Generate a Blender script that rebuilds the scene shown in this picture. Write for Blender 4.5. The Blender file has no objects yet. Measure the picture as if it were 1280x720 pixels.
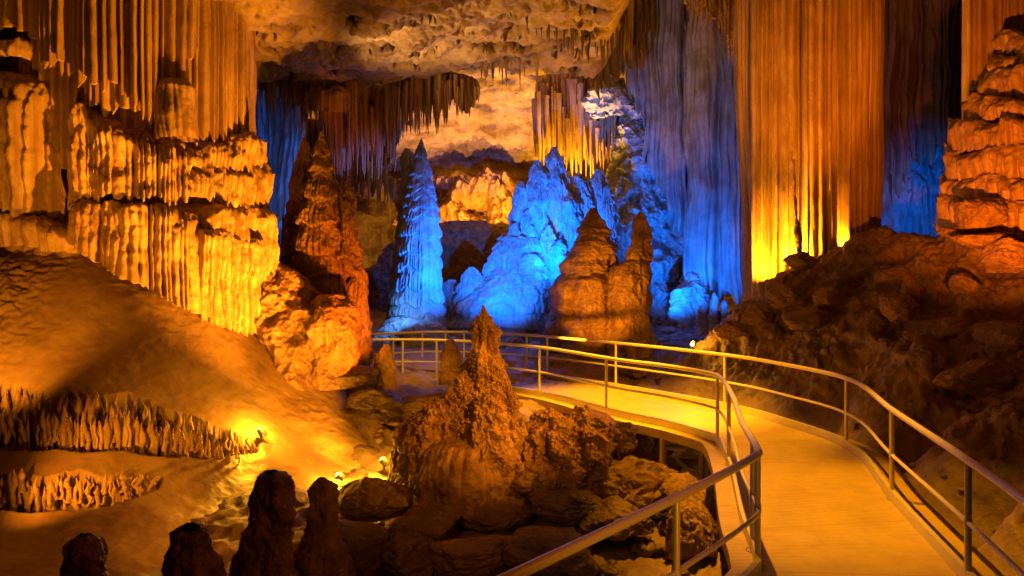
import bpy, math, random
import numpy as np

random.seed(7)
RNG = np.random.RandomState(11)
F, HC, YH = 900.0, 2.5, 342.0          # focal length in photo pixels, eye height, horizon row

SC = bpy.context.scene
COL = SC.collection

# ------------------------------------------------------------------ noise
_perm = np.random.RandomState(3).permutation(256).astype(np.int32)
_perm = np.concatenate([_perm, _perm, _perm])
_g = np.random.RandomState(5).normal(size=(256, 3)).astype(np.float32)
_g /= np.linalg.norm(_g, axis=1)[:, None]
_g *= 1.5

def pn(x, y, z):
    x = np.asarray(x, np.float32); y = np.asarray(y, np.float32); z = np.asarray(z, np.float32)
    x, y, z = np.broadcast_arrays(x, y, z)
    xi = np.floor(x).astype(np.int32); yi = np.floor(y).astype(np.int32); zi = np.floor(z).astype(np.int32)
    xf = x - xi; yf = y - yi; zf = z - zi
    xi &= 255; yi &= 255; zi &= 255
    u = xf*xf*(3-2*xf); v = yf*yf*(3-2*yf); w = zf*zf*(3-2*zf)
    out = 0
    for dx in (0, 1):
        A = _perm[xi+dx]
        for dy in (0, 1):
            B = _perm[A+yi+dy]
            for dz in (0, 1):
                h = _perm[B+zi+dz]
                g = _g[h]
                d = g[..., 0]*(xf-dx) + g[..., 1]*(yf-dy) + g[..., 2]*(zf-dz)
                wt = (u if dx else 1-u)*(v if dy else 1-v)*(w if dz else 1-w)
                out = out + wt*d
    return out

def fbm(x, y, z, octv=4, ridged=False, gain=.5):
    s = 0; a = 1.0; f = 1.0; n = 0
    for i in range(octv):
        q = pn(x*f+17.3*i, y*f+5.1*i, z*f+9.7*i)
        if ridged: q = 1-2*np.abs(q)
        s = s + a*q; n += a; a *= gain; f *= 2.03
    return s/n

def smooth(t):
    t = np.clip(t, 0, 1); return t*t*(3-2*t)

# ------------------------------------------------------------------ scene helpers
def at(px, py, Y):
    return ((px-640)/F*Y, Y, HC-(py-YH)/F*Y)

def tag(o, label=None, cat=None, group=None, kind=None):
    if label: o['label'] = label
    if cat: o['category'] = cat
    if group: o['group'] = group
    if kind: o['kind'] = kind
    return o

def empty(name, loc, label=None, cat=None, group=None):
    o = bpy.data.objects.new(name, None); COL.objects.link(o); o.location = loc
    o.empty_display_size = .2
    return tag(o, label, cat, group)

def link_mesh(name, V, Fc, mat, parent=None, loc=None, smooth_=True):
    """V world coordinates; the object's origin is put at loc (or at the parent's origin)."""
    V = np.asarray(V, np.float32).reshape(-1, 3)
    Fc = np.asarray(Fc, np.int32)
    me = bpy.data.meshes.new(name)
    if parent is not None:
        org = np.array(parent.location, np.float32)
        off = np.zeros(3, np.float32)
        if parent.parent is not None: org = org + np.array(parent.parent.location, np.float32)
    else:
        org = np.array(loc if loc is not None else (0, 0, 0), np.float32); off = org
    Vl = V-org
    me.vertices.add(len(Vl)); me.vertices.foreach_set('co', Vl.ravel())
    k = Fc.shape[1]
    me.loops.add(Fc.size); me.loops.foreach_set('vertex_index', Fc.ravel())
    me.polygons.add(len(Fc)); me.polygons.foreach_set('loop_start', np.arange(0, Fc.size, k, dtype=np.int32))
    me.update(calc_edges=True)
    me.polygons.foreach_set('use_smooth', np.full(len(Fc), smooth_, bool))
    me.materials.append(mat)
    o = bpy.data.objects.new(name, me); COL.objects.link(o)
    if parent is not None: o.parent = parent
    else: o.location = tuple(off)
    return o

def grid_faces(nu, nv, closed=False):
    i = np.arange(nu if closed else nu-1); j = np.arange(nv-1)
    I, J = np.meshgrid(i, j, indexing='ij'); I2 = (I+1) % nu
    a = I*nv+J; b = I2*nv+J; c = I2*nv+J+1; d = I*nv+J+1
    return np.stack([a, b, c, d], -1).reshape(-1, 4)

# ------------------------------------------------------------------ materials
def stone(name, c1, c2, scale=1.2, rough=.5, bump=.5, fine=22, streak=.5, metal=0, crust=0.0):
    m = bpy.data.materials.new(name); m.use_nodes = True
    nt = m.node_tree; N = nt.nodes; L = nt.links; N.clear()
    out = N.new('ShaderNodeOutputMaterial'); b = N.new('ShaderNodeBsdfPrincipled')
    L.new(b.outputs[0], out.inputs[0])
    geo = N.new('ShaderNodeNewGeometry')
    n1 = N.new('ShaderNodeTexNoise'); n1.inputs['Scale'].default_value = scale; n1.inputs['Detail'].default_value = 9; n1.inputs['Roughness'].default_value = .62
    L.new(geo.outputs['Position'], n1.inputs['Vector'])
    mp = N.new('ShaderNodeMapping'); mp.inputs['Scale'].default_value = (6, 6, .35)
    L.new(geo.outputs['Position'], mp.inputs['Vector'])
    n2 = N.new('ShaderNodeTexNoise'); n2.inputs['Scale'].default_value = 1.4; n2.inputs['Detail'].default_value = 6
    L.new(mp.outputs[0], n2.inputs['Vector'])
    mx = N.new('ShaderNodeMix'); mx.inputs[0].default_value = streak
    L.new(n1.outputs['Fac'], mx.inputs[2]); L.new(n2.outputs['Fac'], mx.inputs[3])
    cr = N.new('ShaderNodeValToRGB'); e = cr.color_ramp.elements
    e[0].position = .36; e[0].color = (*c2, 1); e[1].position = .62; e[1].color = (*c1, 1)
    L.new(mx.outputs[0], cr.inputs[0]); L.new(cr.outputs[0], b.inputs['Base Color'])
    rr = N.new('ShaderNodeMapRange'); rr.inputs[3].default_value = rough-.15; rr.inputs[4].default_value = rough+.2
    L.new(n1.outputs['Fac'], rr.inputs[0]); L.new(rr.outputs[0], b.inputs['Roughness'])
    n3 = N.new('ShaderNodeTexNoise'); n3.inputs['Scale'].default_value = fine; n3.inputs['Detail'].default_value = 6; n3.inputs['Roughness'].default_value = .6
    L.new(geo.outputs['Position'], n3.inputs['Vector'])
    vo = N.new('ShaderNodeTexVoronoi'); vo.inputs['Scale'].default_value = fine*.55
    L.new(geo.outputs['Position'], vo.inputs['Vector'])
    ad = N.new('ShaderNodeMath'); ad.operation = 'MULTIPLY_ADD'; ad.inputs[1].default_value = crust
    L.new(vo.outputs['Distance'], ad.inputs[0]); L.new(n3.outputs['Fac'], ad.inputs[2])
    bp = N.new('ShaderNodeBump'); bp.inputs['Strength'].default_value = bump; bp.inputs['Distance'].default_value = .04
    L.new(ad.outputs[0], bp.inputs['Height']); L.new(bp.outputs[0], b.inputs['Normal'])
    b.inputs['Metallic'].default_value = metal
    b.inputs['Specular IOR Level'].default_value = .45
    return m

M = {}
M['calcite'] = stone('calcite', (.52, .38, .22), (.27, .16, .08), 1.1, .38, .35, 24, .6)
M['calcite_smooth'] = stone('calcite_smooth', (.44, .32, .17), (.28, .18, .09), .9, .40, .22, 16, .25)
M['crust'] = stone('crusted_calcite', (.42, .27, .15), (.15, .08, .045), 2.2, .46, .9, 18, .3, crust=.8)
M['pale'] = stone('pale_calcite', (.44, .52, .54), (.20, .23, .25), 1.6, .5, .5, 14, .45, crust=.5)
M['rock'] = stone('brown_rock', (.30, .21, .15), (.11, .075, .05), 1.3, .48, .8, 9, .15, crust=.6)
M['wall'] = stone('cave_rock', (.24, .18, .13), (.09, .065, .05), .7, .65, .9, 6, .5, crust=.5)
M['ceiling'] = stone('ceiling_limestone', (.50, .40, .27), (.15, .10, .06), .8, .7, .9, 6, .0, crust=.5)
M['darkrock'] = stone('dark_rock', (.26, .15, .09), (.06, .032, .02), 5, .5, .8, 16, .2, crust=.8)  # dark stone colour for the foreground stalagmites and the far bank

def simple(name, col, rough=.4, metal=0, emit=None, est=0):
    m = bpy.data.materials.new(name); m.use_nodes = True
    b = m.node_tree.nodes['Principled BSDF']
    b.inputs['Base Color'].default_value = (*col, 1); b.inputs['Roughness'].default_value = rough
    b.inputs['Metallic'].default_value = metal
    nt = m.node_tree
    n = nt.nodes.new('ShaderNodeTexNoise'); n.inputs['Scale'].default_value = 30; n.inputs['Detail'].default_value = 5
    g = nt.nodes.new('ShaderNodeNewGeometry'); nt.links.new(g.outputs['Position'], n.inputs['Vector'])
    r = nt.nodes.new('ShaderNodeMapRange'); r.inputs[3].default_value = max(.05, rough-.12); r.inputs[4].default_value = rough+.15
    nt.links.new(n.outputs['Fac'], r.inputs[0]); nt.links.new(r.outputs[0], b.inputs['Roughness'])
    if emit:
        b.inputs['Emission Color'].default_value = (*emit, 1); b.inputs['Emission Strength'].default_value = est
    return m
M['steel'] = simple('brushed_steel', (.62, .58, .50), .36, .2)
M['housing'] = simple('lamp_housing', (.05, .05, .05), .5, .3)
M['lens'] = simple('lamp_lens', (.9, .8, .6), .3, 0, (1, .50, .08), 60)

def deck_mat():
    m = bpy.data.materials.new('walkway_deck'); m.use_nodes = True
    nt = m.node_tree; N = nt.nodes; L = nt.links; b = N['Principled BSDF']
    uv = N.new('ShaderNodeUVMap')
    w = N.new('ShaderNodeTexWave'); w.wave_type = 'BANDS'; w.bands_direction = 'Y'
    w.inputs['Scale'].default_value = 3.3; w.inputs['Distortion'].default_value = .4; w.inputs['Detail'].default_value = 3
    L.new(uv.outputs[0], w.inputs['Vector'])
    mp = N.new('ShaderNodeMapping'); mp.inputs['Scale'].default_value = (.8, 14, 1)
    L.new(uv.outputs[0], mp.inputs[0])
    n = N.new('ShaderNodeTexNoise'); n.inputs['Scale'].default_value = 2.2; n.inputs['Detail'].default_value = 7
    L.new(mp.outputs[0], n.inputs['Vector'])
    g = N.new('ShaderNodeNewGeometry')
    n2 = N.new('ShaderNodeTexNoise'); n2.inputs['Scale'].default_value = 1.1; n2.inputs['Detail'].default_value = 8
    L.new(g.outputs['Position'], n2.inputs['Vector'])
    mx = N.new('ShaderNodeMix'); mx.inputs[0].default_value = .5
    L.new(n.outputs['Fac'], mx.inputs[2]); L.new(n2.outputs['Fac'], mx.inputs[3])
    cr = N.new('ShaderNodeValToRGB'); e = cr.color_ramp.elements
    e[0].position = .3; e[0].color = (.42, .31, .09, 1); e[1].position = .7; e[1].color = (.50, .38, .12, 1)
    L.new(mx.outputs[0], cr.inputs[0]); L.new(cr.outputs[0], b.inputs['Base Color'])
    sx = N.new('ShaderNodeSeparateXYZ'); L.new(uv.outputs[0], sx.inputs[0])
    md = N.new('ShaderNodeMath'); md.operation = 'MODULO'; md.inputs[1].default_value = 1.22; L.new(sx.outputs[1], md.inputs[0])
    lt = N.new('ShaderNodeMath'); lt.operation = 'LESS_THAN'; lt.inputs[1].default_value = .014; L.new(md.outputs[0], lt.inputs[0])
    n4 = N.new('ShaderNodeTexNoise'); n4.inputs['Scale'].default_value = 2.3; n4.inputs['Detail'].default_value = 10; n4.inputs['Roughness'].default_value = .7; L.new(g.outputs['Position'], n4.inputs['Vector'])
    c4 = N.new('ShaderNodeValToRGB'); c4.color_ramp.elements[0].position = .40; c4.color_ramp.elements[0].color = (.84, .82, .80, 1); c4.color_ramp.elements[1].position = .56; c4.color_ramp.elements[1].color = (1, 1, 1, 1); L.new(n4.outputs['Fac'], c4.inputs[0])
    m4 = N.new('ShaderNodeMix'); m4.data_type = 'RGBA'; m4.blend_type = 'MULTIPLY'; m4.inputs[0].default_value = 1; L.new(cr.outputs[0], m4.inputs[6]); L.new(c4.outputs[0], m4.inputs[7])
    m5 = N.new('ShaderNodeMix'); m5.data_type = 'RGBA'; L.new(lt.outputs[0], m5.inputs[0]); L.new(m4.outputs[2], m5.inputs[6]); m5.inputs[7].default_value = (.30, .22, .07, 1)
    L.new(m5.outputs[2], b.inputs['Base Color'])
    bp = N.new('ShaderNodeBump'); bp.inputs['Strength'].default_value = .18; bp.inputs['Distance'].default_value = .01
    ad = N.new('ShaderNodeMath'); ad.operation = 'ADD'
    L.new(w.outputs['Fac'], ad.inputs[0]); L.new(n.outputs['Fac'], ad.inputs[1])
    L.new(ad.outputs[0], bp.inputs['Height']); L.new(bp.outputs[0], b.inputs['Normal'])
    b.inputs['Roughness'].default_value = .5
    return m
M['deck'] = deck_mat()
M['hollow'] = stone('dark_brown_rock', (.24, .155, .09), (.07, .045, .028), 1.8, .40, 1.0, 11, .1, crust=.7)  # darker copy of the brown rock, used in the hollow

# ------------------------------------------------------------------ RBF height fields
def tps(ctrl):
    C = np.array(ctrl, float); P = C[:, :2]; n = len(P)
    d = np.linalg.norm(P[:, None]-P[None], axis=2)
    K = np.where(d > 0, d*d*np.log(d+1e-9), 0) + np.eye(n)*.02
    A = np.zeros((n+3, n+3)); A[:n, :n] = K; A[:n, n] = 1; A[:n, n+1:] = P; A[n, :n] = 1; A[n+1:, :n] = P.T
    w = np.linalg.solve(A, np.concatenate([C[:, 2], [0, 0, 0]]))
    def f(x, y):
        sh = x.shape; x = x.ravel(); y = y.ravel(); r = w[n]+w[n+1]*x+w[n+2]*y
        for i in range(n):
            d2 = (x-P[i, 0])**2+(y-P[i, 1])**2
            r = r + w[i]*.5*d2*np.log(d2+1e-9)
        return r.reshape(sh)
    return f

def sector(u0, u1, nu, y0, y1, ny, pad=0.):
    """ground grid that is finer near the camera"""
    u = np.linspace(u0, u1, nu); Y = (y0+3)*((y1+3)/(y0+3))**np.linspace(0, 1, ny)-3
    U, YY = np.meshgrid(u, Y, indexing='ij')
    return U*(YY+pad), YY

def disp_normal(X, Y, Z, fn):
    ax = np.stack([np.gradient(X, axis=0), np.gradient(Y, axis=0), np.gradient(Z, axis=0)], -1)
    ay = np.stack([np.gradient(X, axis=1), np.gradient(Y, axis=1), np.gradient(Z, axis=1)], -1)
    N = np.cross(ax, ay); N /= np.linalg.norm(N, axis=-1)[..., None]+1e-9
    d = fn(X, Y, Z)
    return X+N[..., 0]*d, Y+N[..., 1]*d, Z+N[..., 2]*d

# ------------------------------------------------------------------ the generators
def cells(S, w, rs, jitter=.55):
    n = int(S/w*1.6)+8
    e = np.cumsum(w*(1+jitter*(rs.rand(n)*2-1))); e = np.concatenate([[0], e])
    return e

def drape(name, top, bot, mat, parent=None, w=.1, amp=.06, bulge=.25, caph=.15, rag=.25, thick=.12, seed=1,
          nv=56, du=None, nz=(.05, 2.2), sharp=.55, under=0., taper=.45, loc=None, extra=0., back=.35, capfrac=.22, wob=.03):
    """a hanging sheet of fused stalactites. top: [(px,py,Y)], bot: [(px,py)] in the photograph's frame, turned to metres"""
    rs = np.random.RandomState(seed)
    T = np.array(top, float); B = np.array(bot, float)
    px = np.linspace(T[0, 0], T[-1, 0], 500)
    Yd = np.interp(px, T[:, 0], T[:, 2])
    k = np.ones(31)/31
    Yd = np.convolve(np.pad(Yd, 15, 'edge'), k, 'valid')
    ty = np.interp(px, T[:, 0], T[:, 1]); by = np.interp(px, B[:, 0], B[:, 1])
    ty = np.convolve(np.pad(ty, 15, 'edge'), k, 'valid'); by = np.convolve(np.pad(by, 15, 'edge'), k, 'valid')
    X = (px-640)/F*Yd; Zt = HC-(ty-YH)/F*Yd; Zb = HC-(by-YH)/F*Yd
    s = np.concatenate([[0], np.cumsum(np.hypot(np.diff(X), np.diff(Yd)))]); S = s[-1]
    du = du or w/9; nu = int(S/du)+2
    ss = np.linspace(0, S, nu)
    X = np.interp(ss, s, X); Y = np.interp(ss, s, Yd); Zt = np.interp(ss, s, Zt); Zb = np.interp(ss, s, Zb)
    tx = np.gradient(X); ty_ = np.gradient(Y); l = np.hypot(tx, ty_)+1e-9
    Nx = ty_/l; Ny = -tx/l                                         # towards the viewer's side for left-to-right paths
    e = cells(S, w, rs); idx = np.clip(np.searchsorted(e, ss)-1, 0, len(e)-2)
    t = (ss-e[idx])/(e[idx+1]-e[idx]); ridge = np.power(np.clip(1-(2*t-1)**2, 0, 1), sharp)
    ak = (.45+.8*rs.rand(len(e)))[idx]; lk = (rs.rand(len(e))**1.1)[idx]
    e2 = cells(S, w*5.3, rs); i2 = np.clip(np.searchsorted(e2, ss)-1, 0, len(e2)-2)
    t2 = (ss-e2[i2])/(e2[i2+1]-e2[i2]); fold = np.sqrt(np.clip(1-(2*t2-1)**2, 0, 1)); l2 = rs.rand(len(e2))[i2]
    v = np.linspace(0, 1, nv)[None, :]
    R1 = ridge[:, None]; A1 = ak[:, None]
    vc, vb = capfrac, 1-.12
    a = np.clip(v/vc, 0, 1)*math.pi/2
    hang = np.clip((v-vc)/(vb-vc), 0, 1)
    bk = np.clip((v-vb)/(1-vb), 0, 1)
    length = (Zt-Zb)[:, None]
    bottom = length-rag*(1-(.55*lk+.45*l2)[:, None]*(.25+.75*R1**.9))
    bottom = np.maximum(bottom, caph*1.1)
    drop = caph*(1-np.cos(a))+(bottom-caph)*hang
    drop = drop-bk*back*np.minimum(bottom, 1.0)
    ff = smooth(v/vc*.9)
    tap = 1-taper*hang**2
    fo = fold[:, None]
    off = bulge*np.sin(a)*(.75+.35*fo) + ff*(amp*A1*(R1-.5)*2 + extra*(fo-.5)) - under*hang**1.5
    off = off-(1-tap)*amp*1.0-bk*(thick+amp*1.2*R1)
    ef = min(.35, S*.12); fade = (smooth(ss/ef)*smooth((S-ss)/ef))[:, None]
    off = off-(1-fade)*(bulge*.8+amp+.08)
    x = X[:, None]+Nx[:, None]*off; y = Y[:, None]+Ny[:, None]*off; z = Zt[:, None]-drop
    bend = wob*pn(ss[:, None]/max(w*7, .4), z*.35, seed*2.1)+wob*.35*pn(ss[:, None]/max(w*2, .1), z*1.3, seed*5.1)
    x = x+tx[:, None]/l[:, None]*bend; y = y+ty_[:, None]/l[:, None]*bend
    o2 = wob*.8*fbm(x*2.5, y*2.5, z*.5, 3); x = x+Nx[:, None]*o2; y = y+Ny[:, None]*o2
    am, fr = nz
    d = fbm(x*fr, y*fr, z*fr*.8+seed*3.3, 4)*am*(1+.8*(1-hang)) + fbm(x*9, y*9, z*3+seed, 2)*.02
    x = x+Nx[:, None]*d*1.3; y = y+Ny[:, None]*d*1.3; z = z+.6*d*(1-hang*.5)
    return link_mesh(name, np.stack([x, y, z], -1), grid_faces(nu, nv), mat, parent, loc)

def rows_at(rows, n):
    R = np.array(rows, float)
    py = np.linspace(R[0, 0], R[-1, 0], n)
    xl = np.interp(py, R[:, 0], R[:, 1]); xr = np.interp(py, R[:, 0], R[:, 2])
    k = np.ones(5)/5
    sm = lambda q: np.convolve(np.pad(q, 2, 'edge'), k, 'valid')
    return py, sm(xl), sm(xr)

def lathe(name, Y, rows, mat, parent=None, loc=None, nt=180, nz=300, depth=1., seed=1, tiers=0, tier_amp=.12, tier_jit=.35,
          flutes=0, flute_amp=.03, noise=((1.5, 1.5, .08),), ridged=0., ridged_f=3., lump=.12, crisp=.55, tilt=0., strata=0., close_top=False, arc=None, stretch=1.):
    """a body of revolution whose outline is given row by row ((py, left, right) at depth Y), displaced into stone"""
    rs = np.random.RandomState(seed)
    py, xl, xr = rows_at(rows, nz)
    z = HC-(py-YH)/F*Y; xc = ((xl+xr)/2-640)/F*Y; r = np.maximum((xr-xl)/2/F*Y, .004)
    if close_top: r[0] = .002
    th = np.linspace(0, 2*math.pi, nt, endpoint=False)
    if arc: th = np.linspace(arc[0], arc[1], nt)
    T, Z = np.meshgrid(th, z, indexing='ij'); Rr = np.broadcast_to(r, T.shape); XC = np.broadcast_to(xc, T.shape)
    cx, sy = np.cos(T), np.sin(T)
    sx = cx*Rr; syy = sy*Rr
    rm = r.max()
    D = lump*Rr*pn(cx*1.3+seed, sy*1.3, Z*.8/rm+seed*1.7)*1.6
    zz = Z
    if flutes:
        w = 2*math.pi/flutes
        e = cells(2*math.pi, w, rs, .6); e = e[e < 2*math.pi-w*.4]; e = np.append(e, 2*math.pi)
        warp = T+.25*w*pn(T*3, Z*.8/rm+seed, 0)*(1 if arc or True else 0)
        warp = np.mod(warp, 2*math.pi)
        i = np.clip(np.searchsorted(e, warp.ravel())-1, 0, len(e)-2).reshape(T.shape)
        t = (warp-e[i])/(e[i+1]-e[i]); rg = np.power(np.clip(1-(2*t-1)**2, 0, 1), crisp)
        ak = (.35+.9*rs.rand(len(e)))[i]
        lk = rs.rand(len(e))[i]
    if tiers:
        h0, h1 = z[-1], z[0]
        # irregular tier heights
        eh = cells(1.0, 1./tiers, rs, .45); eh = eh[eh < 1-.3/tiers]; eh = np.append(eh, 1.0001)
        H = (Z-h0)/(h1-h0)
        H = H+(tier_jit/tiers)*pn(cx*2.2+seed, sy*2.2, H*3)*.9
        if flutes: H = H+(.10/tiers)*(lk*rg)
        H = np.clip(H, 0, 1)
        i = np.clip(np.searchsorted(eh, H.ravel())-1, 0, len(eh)-2).reshape(T.shape)
        fr = (H-eh[i])/(eh[i+1]-eh[i])                       # 0 bottom of tier, 1 top
        ta = (.5+.8*rs.rand(len(eh)))[i]
        prof = np.power(np.clip(1-fr, 0, 1), .75)*smooth(fr/.10)
        D = D+tier_amp*ta*(prof-.45)*np.minimum(1, Rr/(.25*rm)+.1)
        fl_env = .35+.9*smooth((.85-fr)/.5)
    else:
        fl_env = 1.
    if flutes: D = D+flute_amp*ak*(rg-.5)*2*fl_env*np.minimum(1, Rr/(.3*rm))
    x0 = XC+sx; y0 = Y+syy*depth
    for (fx, fz, a) in noise:
        D = D+a*fbm(x0*fx+seed, y0*fx, Z*fz, 4)*np.minimum(1, Rr/(.25*rm)+.15)
    if ridged:
        q = fbm(x0*ridged_f, y0*ridged_f+seed, Z*ridged_f*.55*stretch, 4, True)
        D = D+ridged*(q-.4)*np.minimum(1, Rr/(.25*rm)+.2)
    if strata:
        q = pn(x0*.5, y0*.5, Z*5+seed); D = D+strata*np.sign(q)*np.abs(q)**.5*np.minimum(1, Rr/(.3*rm))
    Re = np.maximum(Rr+D, .003)
    Xw = XC+cx*Re+tilt*(Z-z[-1]); Yw = Y+sy*Re*depth
    Zw = Z+.03*pn(Xw*3, Yw*3, Z*3)
    return link_mesh(name, np.stack([Xw, Yw, Zw], -1), grid_faces(nt, nz, not arc), mat, parent, loc)

def thing_lathe(name, Y, rows, mat, label, cat, group=None, **k):
    b = rows[-1]; loc = at((b[1]+b[2])/2, b[0], Y)
    o = lathe(name, Y, rows, mat, None, loc, **k)
    return tag(o, label, cat, group)

def ico(sub):
    import bmesh
    bm = bmesh.new(); bmesh.ops.create_icosphere(bm, subdivisions=sub, radius=1)
    V = np.array([v.co[:] for v in bm.verts]); Fc = np.array([[v.index for v in f.verts] for f in bm.faces]); bm.free()
    return V, Fc
ICO = {s: ico(s) for s in (2, 3, 4, 5, 6)}

def boulder_geo(c, s, seed, sub=6, rough=.35, cut=12):
    V, Fc = ICO[sub]; rs = np.random.RandomState(seed)
    P = V.copy()
    for _ in range(cut):                                            # flat broken faces
        n = rs.normal(size=3); n /= np.linalg.norm(n); d = .55+.35*rs.rand()
        q = P@n; P = P-np.outer(np.maximum(q-d, 0)*.85, n)
    n = fbm(P[:, 0]*1.3+seed, P[:, 1]*1.3, P[:, 2]*1.3, 4)*rough+fbm(P[:, 0]*4+seed, P[:, 1]*4, P[:, 2]*4, 5, True)*rough*.32+fbm(P[:, 0]*11+seed, P[:, 1]*11, P[:, 2]*11, 2)*.025
    P = P*(1+n[:, None])
    a = rs.rand()*6.28; ca, sa = math.cos(a), math.sin(a)
    P = np.stack([P[:, 0]*ca-P[:, 1]*sa, P[:, 0]*sa+P[:, 1]*ca, P[:, 2]], 1)*np.array(s)
    return P+np.array(c), Fc

def boulder(px, py, Y, s, seed, label, mat=None, sub=6, **k):
    c = at(px, py, Y)
    V, Fc = boulder_geo(c, s, seed, sub, **k)
    o = link_mesh('boulder', V, Fc, mat or M['rock'], None, (c[0], c[1], c[2]-s[2]))
    return tag(o, label, 'rock', 'boulders')

def nodules(o, n, smin, smax, seed, mat, zmin=-9, zmax=99, out=.5, front=True):
    """knobbly popcorn crust scattered over a stone body, one uncountable part"""
    me = o.data; nv = len(me.vertices); co = np.empty(nv*3, np.float32); me.vertices.foreach_get('co', co); co = co.reshape(-1, 3)
    no = np.empty(nv*3, np.float32); me.vertices.foreach_get('normal', no); no = no.reshape(-1, 3)
    rs = np.random.RandomState(seed); root = o.parent or o
    org = np.array(root.location, np.float32); W = co+org
    ctr = W.mean(0)
    if ((W-ctr)*no).sum() < 0: no = -no
    ok = (W[:, 2] > zmin) & (W[:, 2] < zmax)
    if front: ok &= no[:, 1] < .35
    idx = np.nonzero(ok)[0]
    # thin by a clumping noise
    cl = pn(W[idx, 0]*4+seed, W[idx, 1]*4, W[idx, 2]*4)
    p = np.clip(cl+.45, 0.03, 1); p /= p.sum()
    idx = rs.choice(idx, n, p=p)
    V0, F0 = ICO[2]; m = len(V0); P = np.empty((n, m, 3), np.float32)
    for k, i in enumerate(idx):
        s = smin+(smax-smin)*rs.rand()**2; nn = no[i]
        q = V0*s*(1+.3*pn(V0[:, 0]*1.5+k, V0[:, 1]*1.5, V0[:, 2]*1.5))[:, None]
        q = q+np.outer(q@nn, nn)*rs.uniform(0, 1.2); q[:, 2] *= rs.uniform(.9, 1.6)
        P[k] = q+W[i]+nn*s*out
    Fc = (F0[None]+(np.arange(n)*m)[:, None, None]).reshape(-1, 3)
    return tag(link_mesh('crust', P.reshape(-1, 3), Fc, mat, root), kind='stuff')

def tube(pts, r, n=12, closed=False):
    P = np.array(pts, float); m = len(P)
    T = np.gradient(P, axis=0); T /= np.linalg.norm(T, axis=1)[:, None]
    up = np.array([0, 0, 1.]) if abs(T[0, 2]) < .9 else np.array([1., 0, 0])
    V = []
    for i in range(m):
        a = np.cross(T[i], up); a /= np.linalg.norm(a); b = np.cross(a, T[i])
        for k in range(n):
            t = 2*math.pi*k/n; V.append(P[i]+r*(math.cos(t)*a+math.sin(t)*b))
    Fc = []
    for i in range(m-1):
        for k in range(n):
            k2 = (k+1) % n; Fc.append([i*n+k, i*n+k2, (i+1)*n+k2, (i+1)*n+k])
    V = np.array(V); nb = len(V)
    V = np.vstack([V, P[0], P[-1]])
    for k in range(n):
        k2 = (k+1) % n
        Fc.append([nb, nb, k2, k]); Fc.append([nb+1, nb+1, (m-1)*n+k, (m-1)*n+k2])
    # caps as triangles written as quads are invalid: keep quads only
    Fc = [f for f in Fc if len(set(f)) == 4]
    return V[:nb], np.array(Fc)

def ribbon_box(pts, w, z0, z1):
    """vertical board following pts (x,y), thickness w"""
    P = np.array(pts, float); T = np.gradient(P, axis=0); T /= np.linalg.norm(T, axis=1)[:, None]
    Nn = np.stack([T[:, 1], -T[:, 0]], 1)*w/2
    V = []
    for i in range(len(P)):
        for (s, z) in ((-1, z0), (1, z0), (1, z1), (-1, z1)):
            V.append([P[i, 0]+s*Nn[i, 0], P[i, 1]+s*Nn[i, 1], z])
    Fc = []
    for i in range(len(P)-1):
        for k in range(4):
            k2 = (k+1) % 4; Fc.append([i*4+k, i*4+k2, i*4+4+k2, i*4+4+k])
    m = len(P)-1; Fc.append([0, 1, 2, 3]); Fc.append([m*4+3, m*4+2, m*4+1, m*4])
    return np.array(V), np.array(Fc)

def spline(ctrl, n=160, corner=()):
    """Catmull-Rom through ctrl"""
    P = np.array(ctrl, float); P = np.vstack([2*P[0]-P[1], P, 2*P[-1]-P[-2]])
    out = []
    m = len(P)-3; per = max(2, n//m)
    for i in range(m):
        p0, p1, p2, p3 = P[i:i+4]
        for t in np.linspace(0, 1, per, endpoint=False):
            out.append(.5*((2*p1)+(-p0+p2)*t+(2*p0-5*p1+4*p2-p3)*t*t+(-p0+3*p1-3*p2+p3)*t**3))
    out.append(P[-2]); return np.array(out)

# ================================================================== THE SETTING
# ---- cave floor
g = [at(*q) for q in [
    (560, 720, 7.6), (700, 720, 7.6), (860, 720, 7.4), (420, 720, 7.4), (600, 640, 9.2), (720, 620, 9.6),
    (420, 640, 9.2), (478, 590, 11.4), (425, 608, 10.5), (500, 560, 12.2), (450, 500, 13.6), (520, 490, 14.8), (560, 484, 15.6),
    (640, 520, 13.2), (700, 540, 12.3),
    (380, 470, 15.5), (420, 440, 19), (500, 425, 21), (560, 415, 23), (640, 412, 24), (750, 440, 20), (830, 445, 19), (700, 450, 19),
    (850, 420, 23), (620, 330, 42), (470, 330, 42), (880, 395, 30)]]
g += [(2.15, 10.2, -1.0), (2.7, 10.7, -1.35), (1.7, 12.2, -1.1), (-6, -2, -1.0), (0, 0, -1.2), (4, 0, -1.0), (2, 4, -1.1), (-3, 4, -1.0), (7, 5, -.6), (-7, 5, -.6), (5, 10, -.6), (8, 14, -.5), (4.5, 15, -.5),
      (-12, 20, 0), (14, 20, .5), (-16, 42, 3), (20, 42, 3), (9, 26, 1), (-9, 28, 1), (3, 9, -.8), (5.5, 8, -.6)]
fg = tps(g)
X, Y = sector(-1.05, 1.05, 520, -2.5, 46, 620, 5.)
Z = fg(X, Y)
rub = fbm(X*.9, Y*.9, 3, 5)*.28 + (fbm(X*1.9, Y*1.9, 7, 5, True)-.45)*.22
Z = Z+rub*np.clip(.5+Y*.02, .4, 1.4)
X, Y, Z = disp_normal(X, Y, Z, lambda x, y, z: (fbm(x*4, y*4, z*4, 4, True)-.45)*.10)
floor = link_mesh('cave_floor', np.stack([X, Y, Z], -1), grid_faces(*X.shape), M['rock'])
tag(floor, 'uneven brown rock floor of the cave under the walkway', 'ground', kind='structure')

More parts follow.
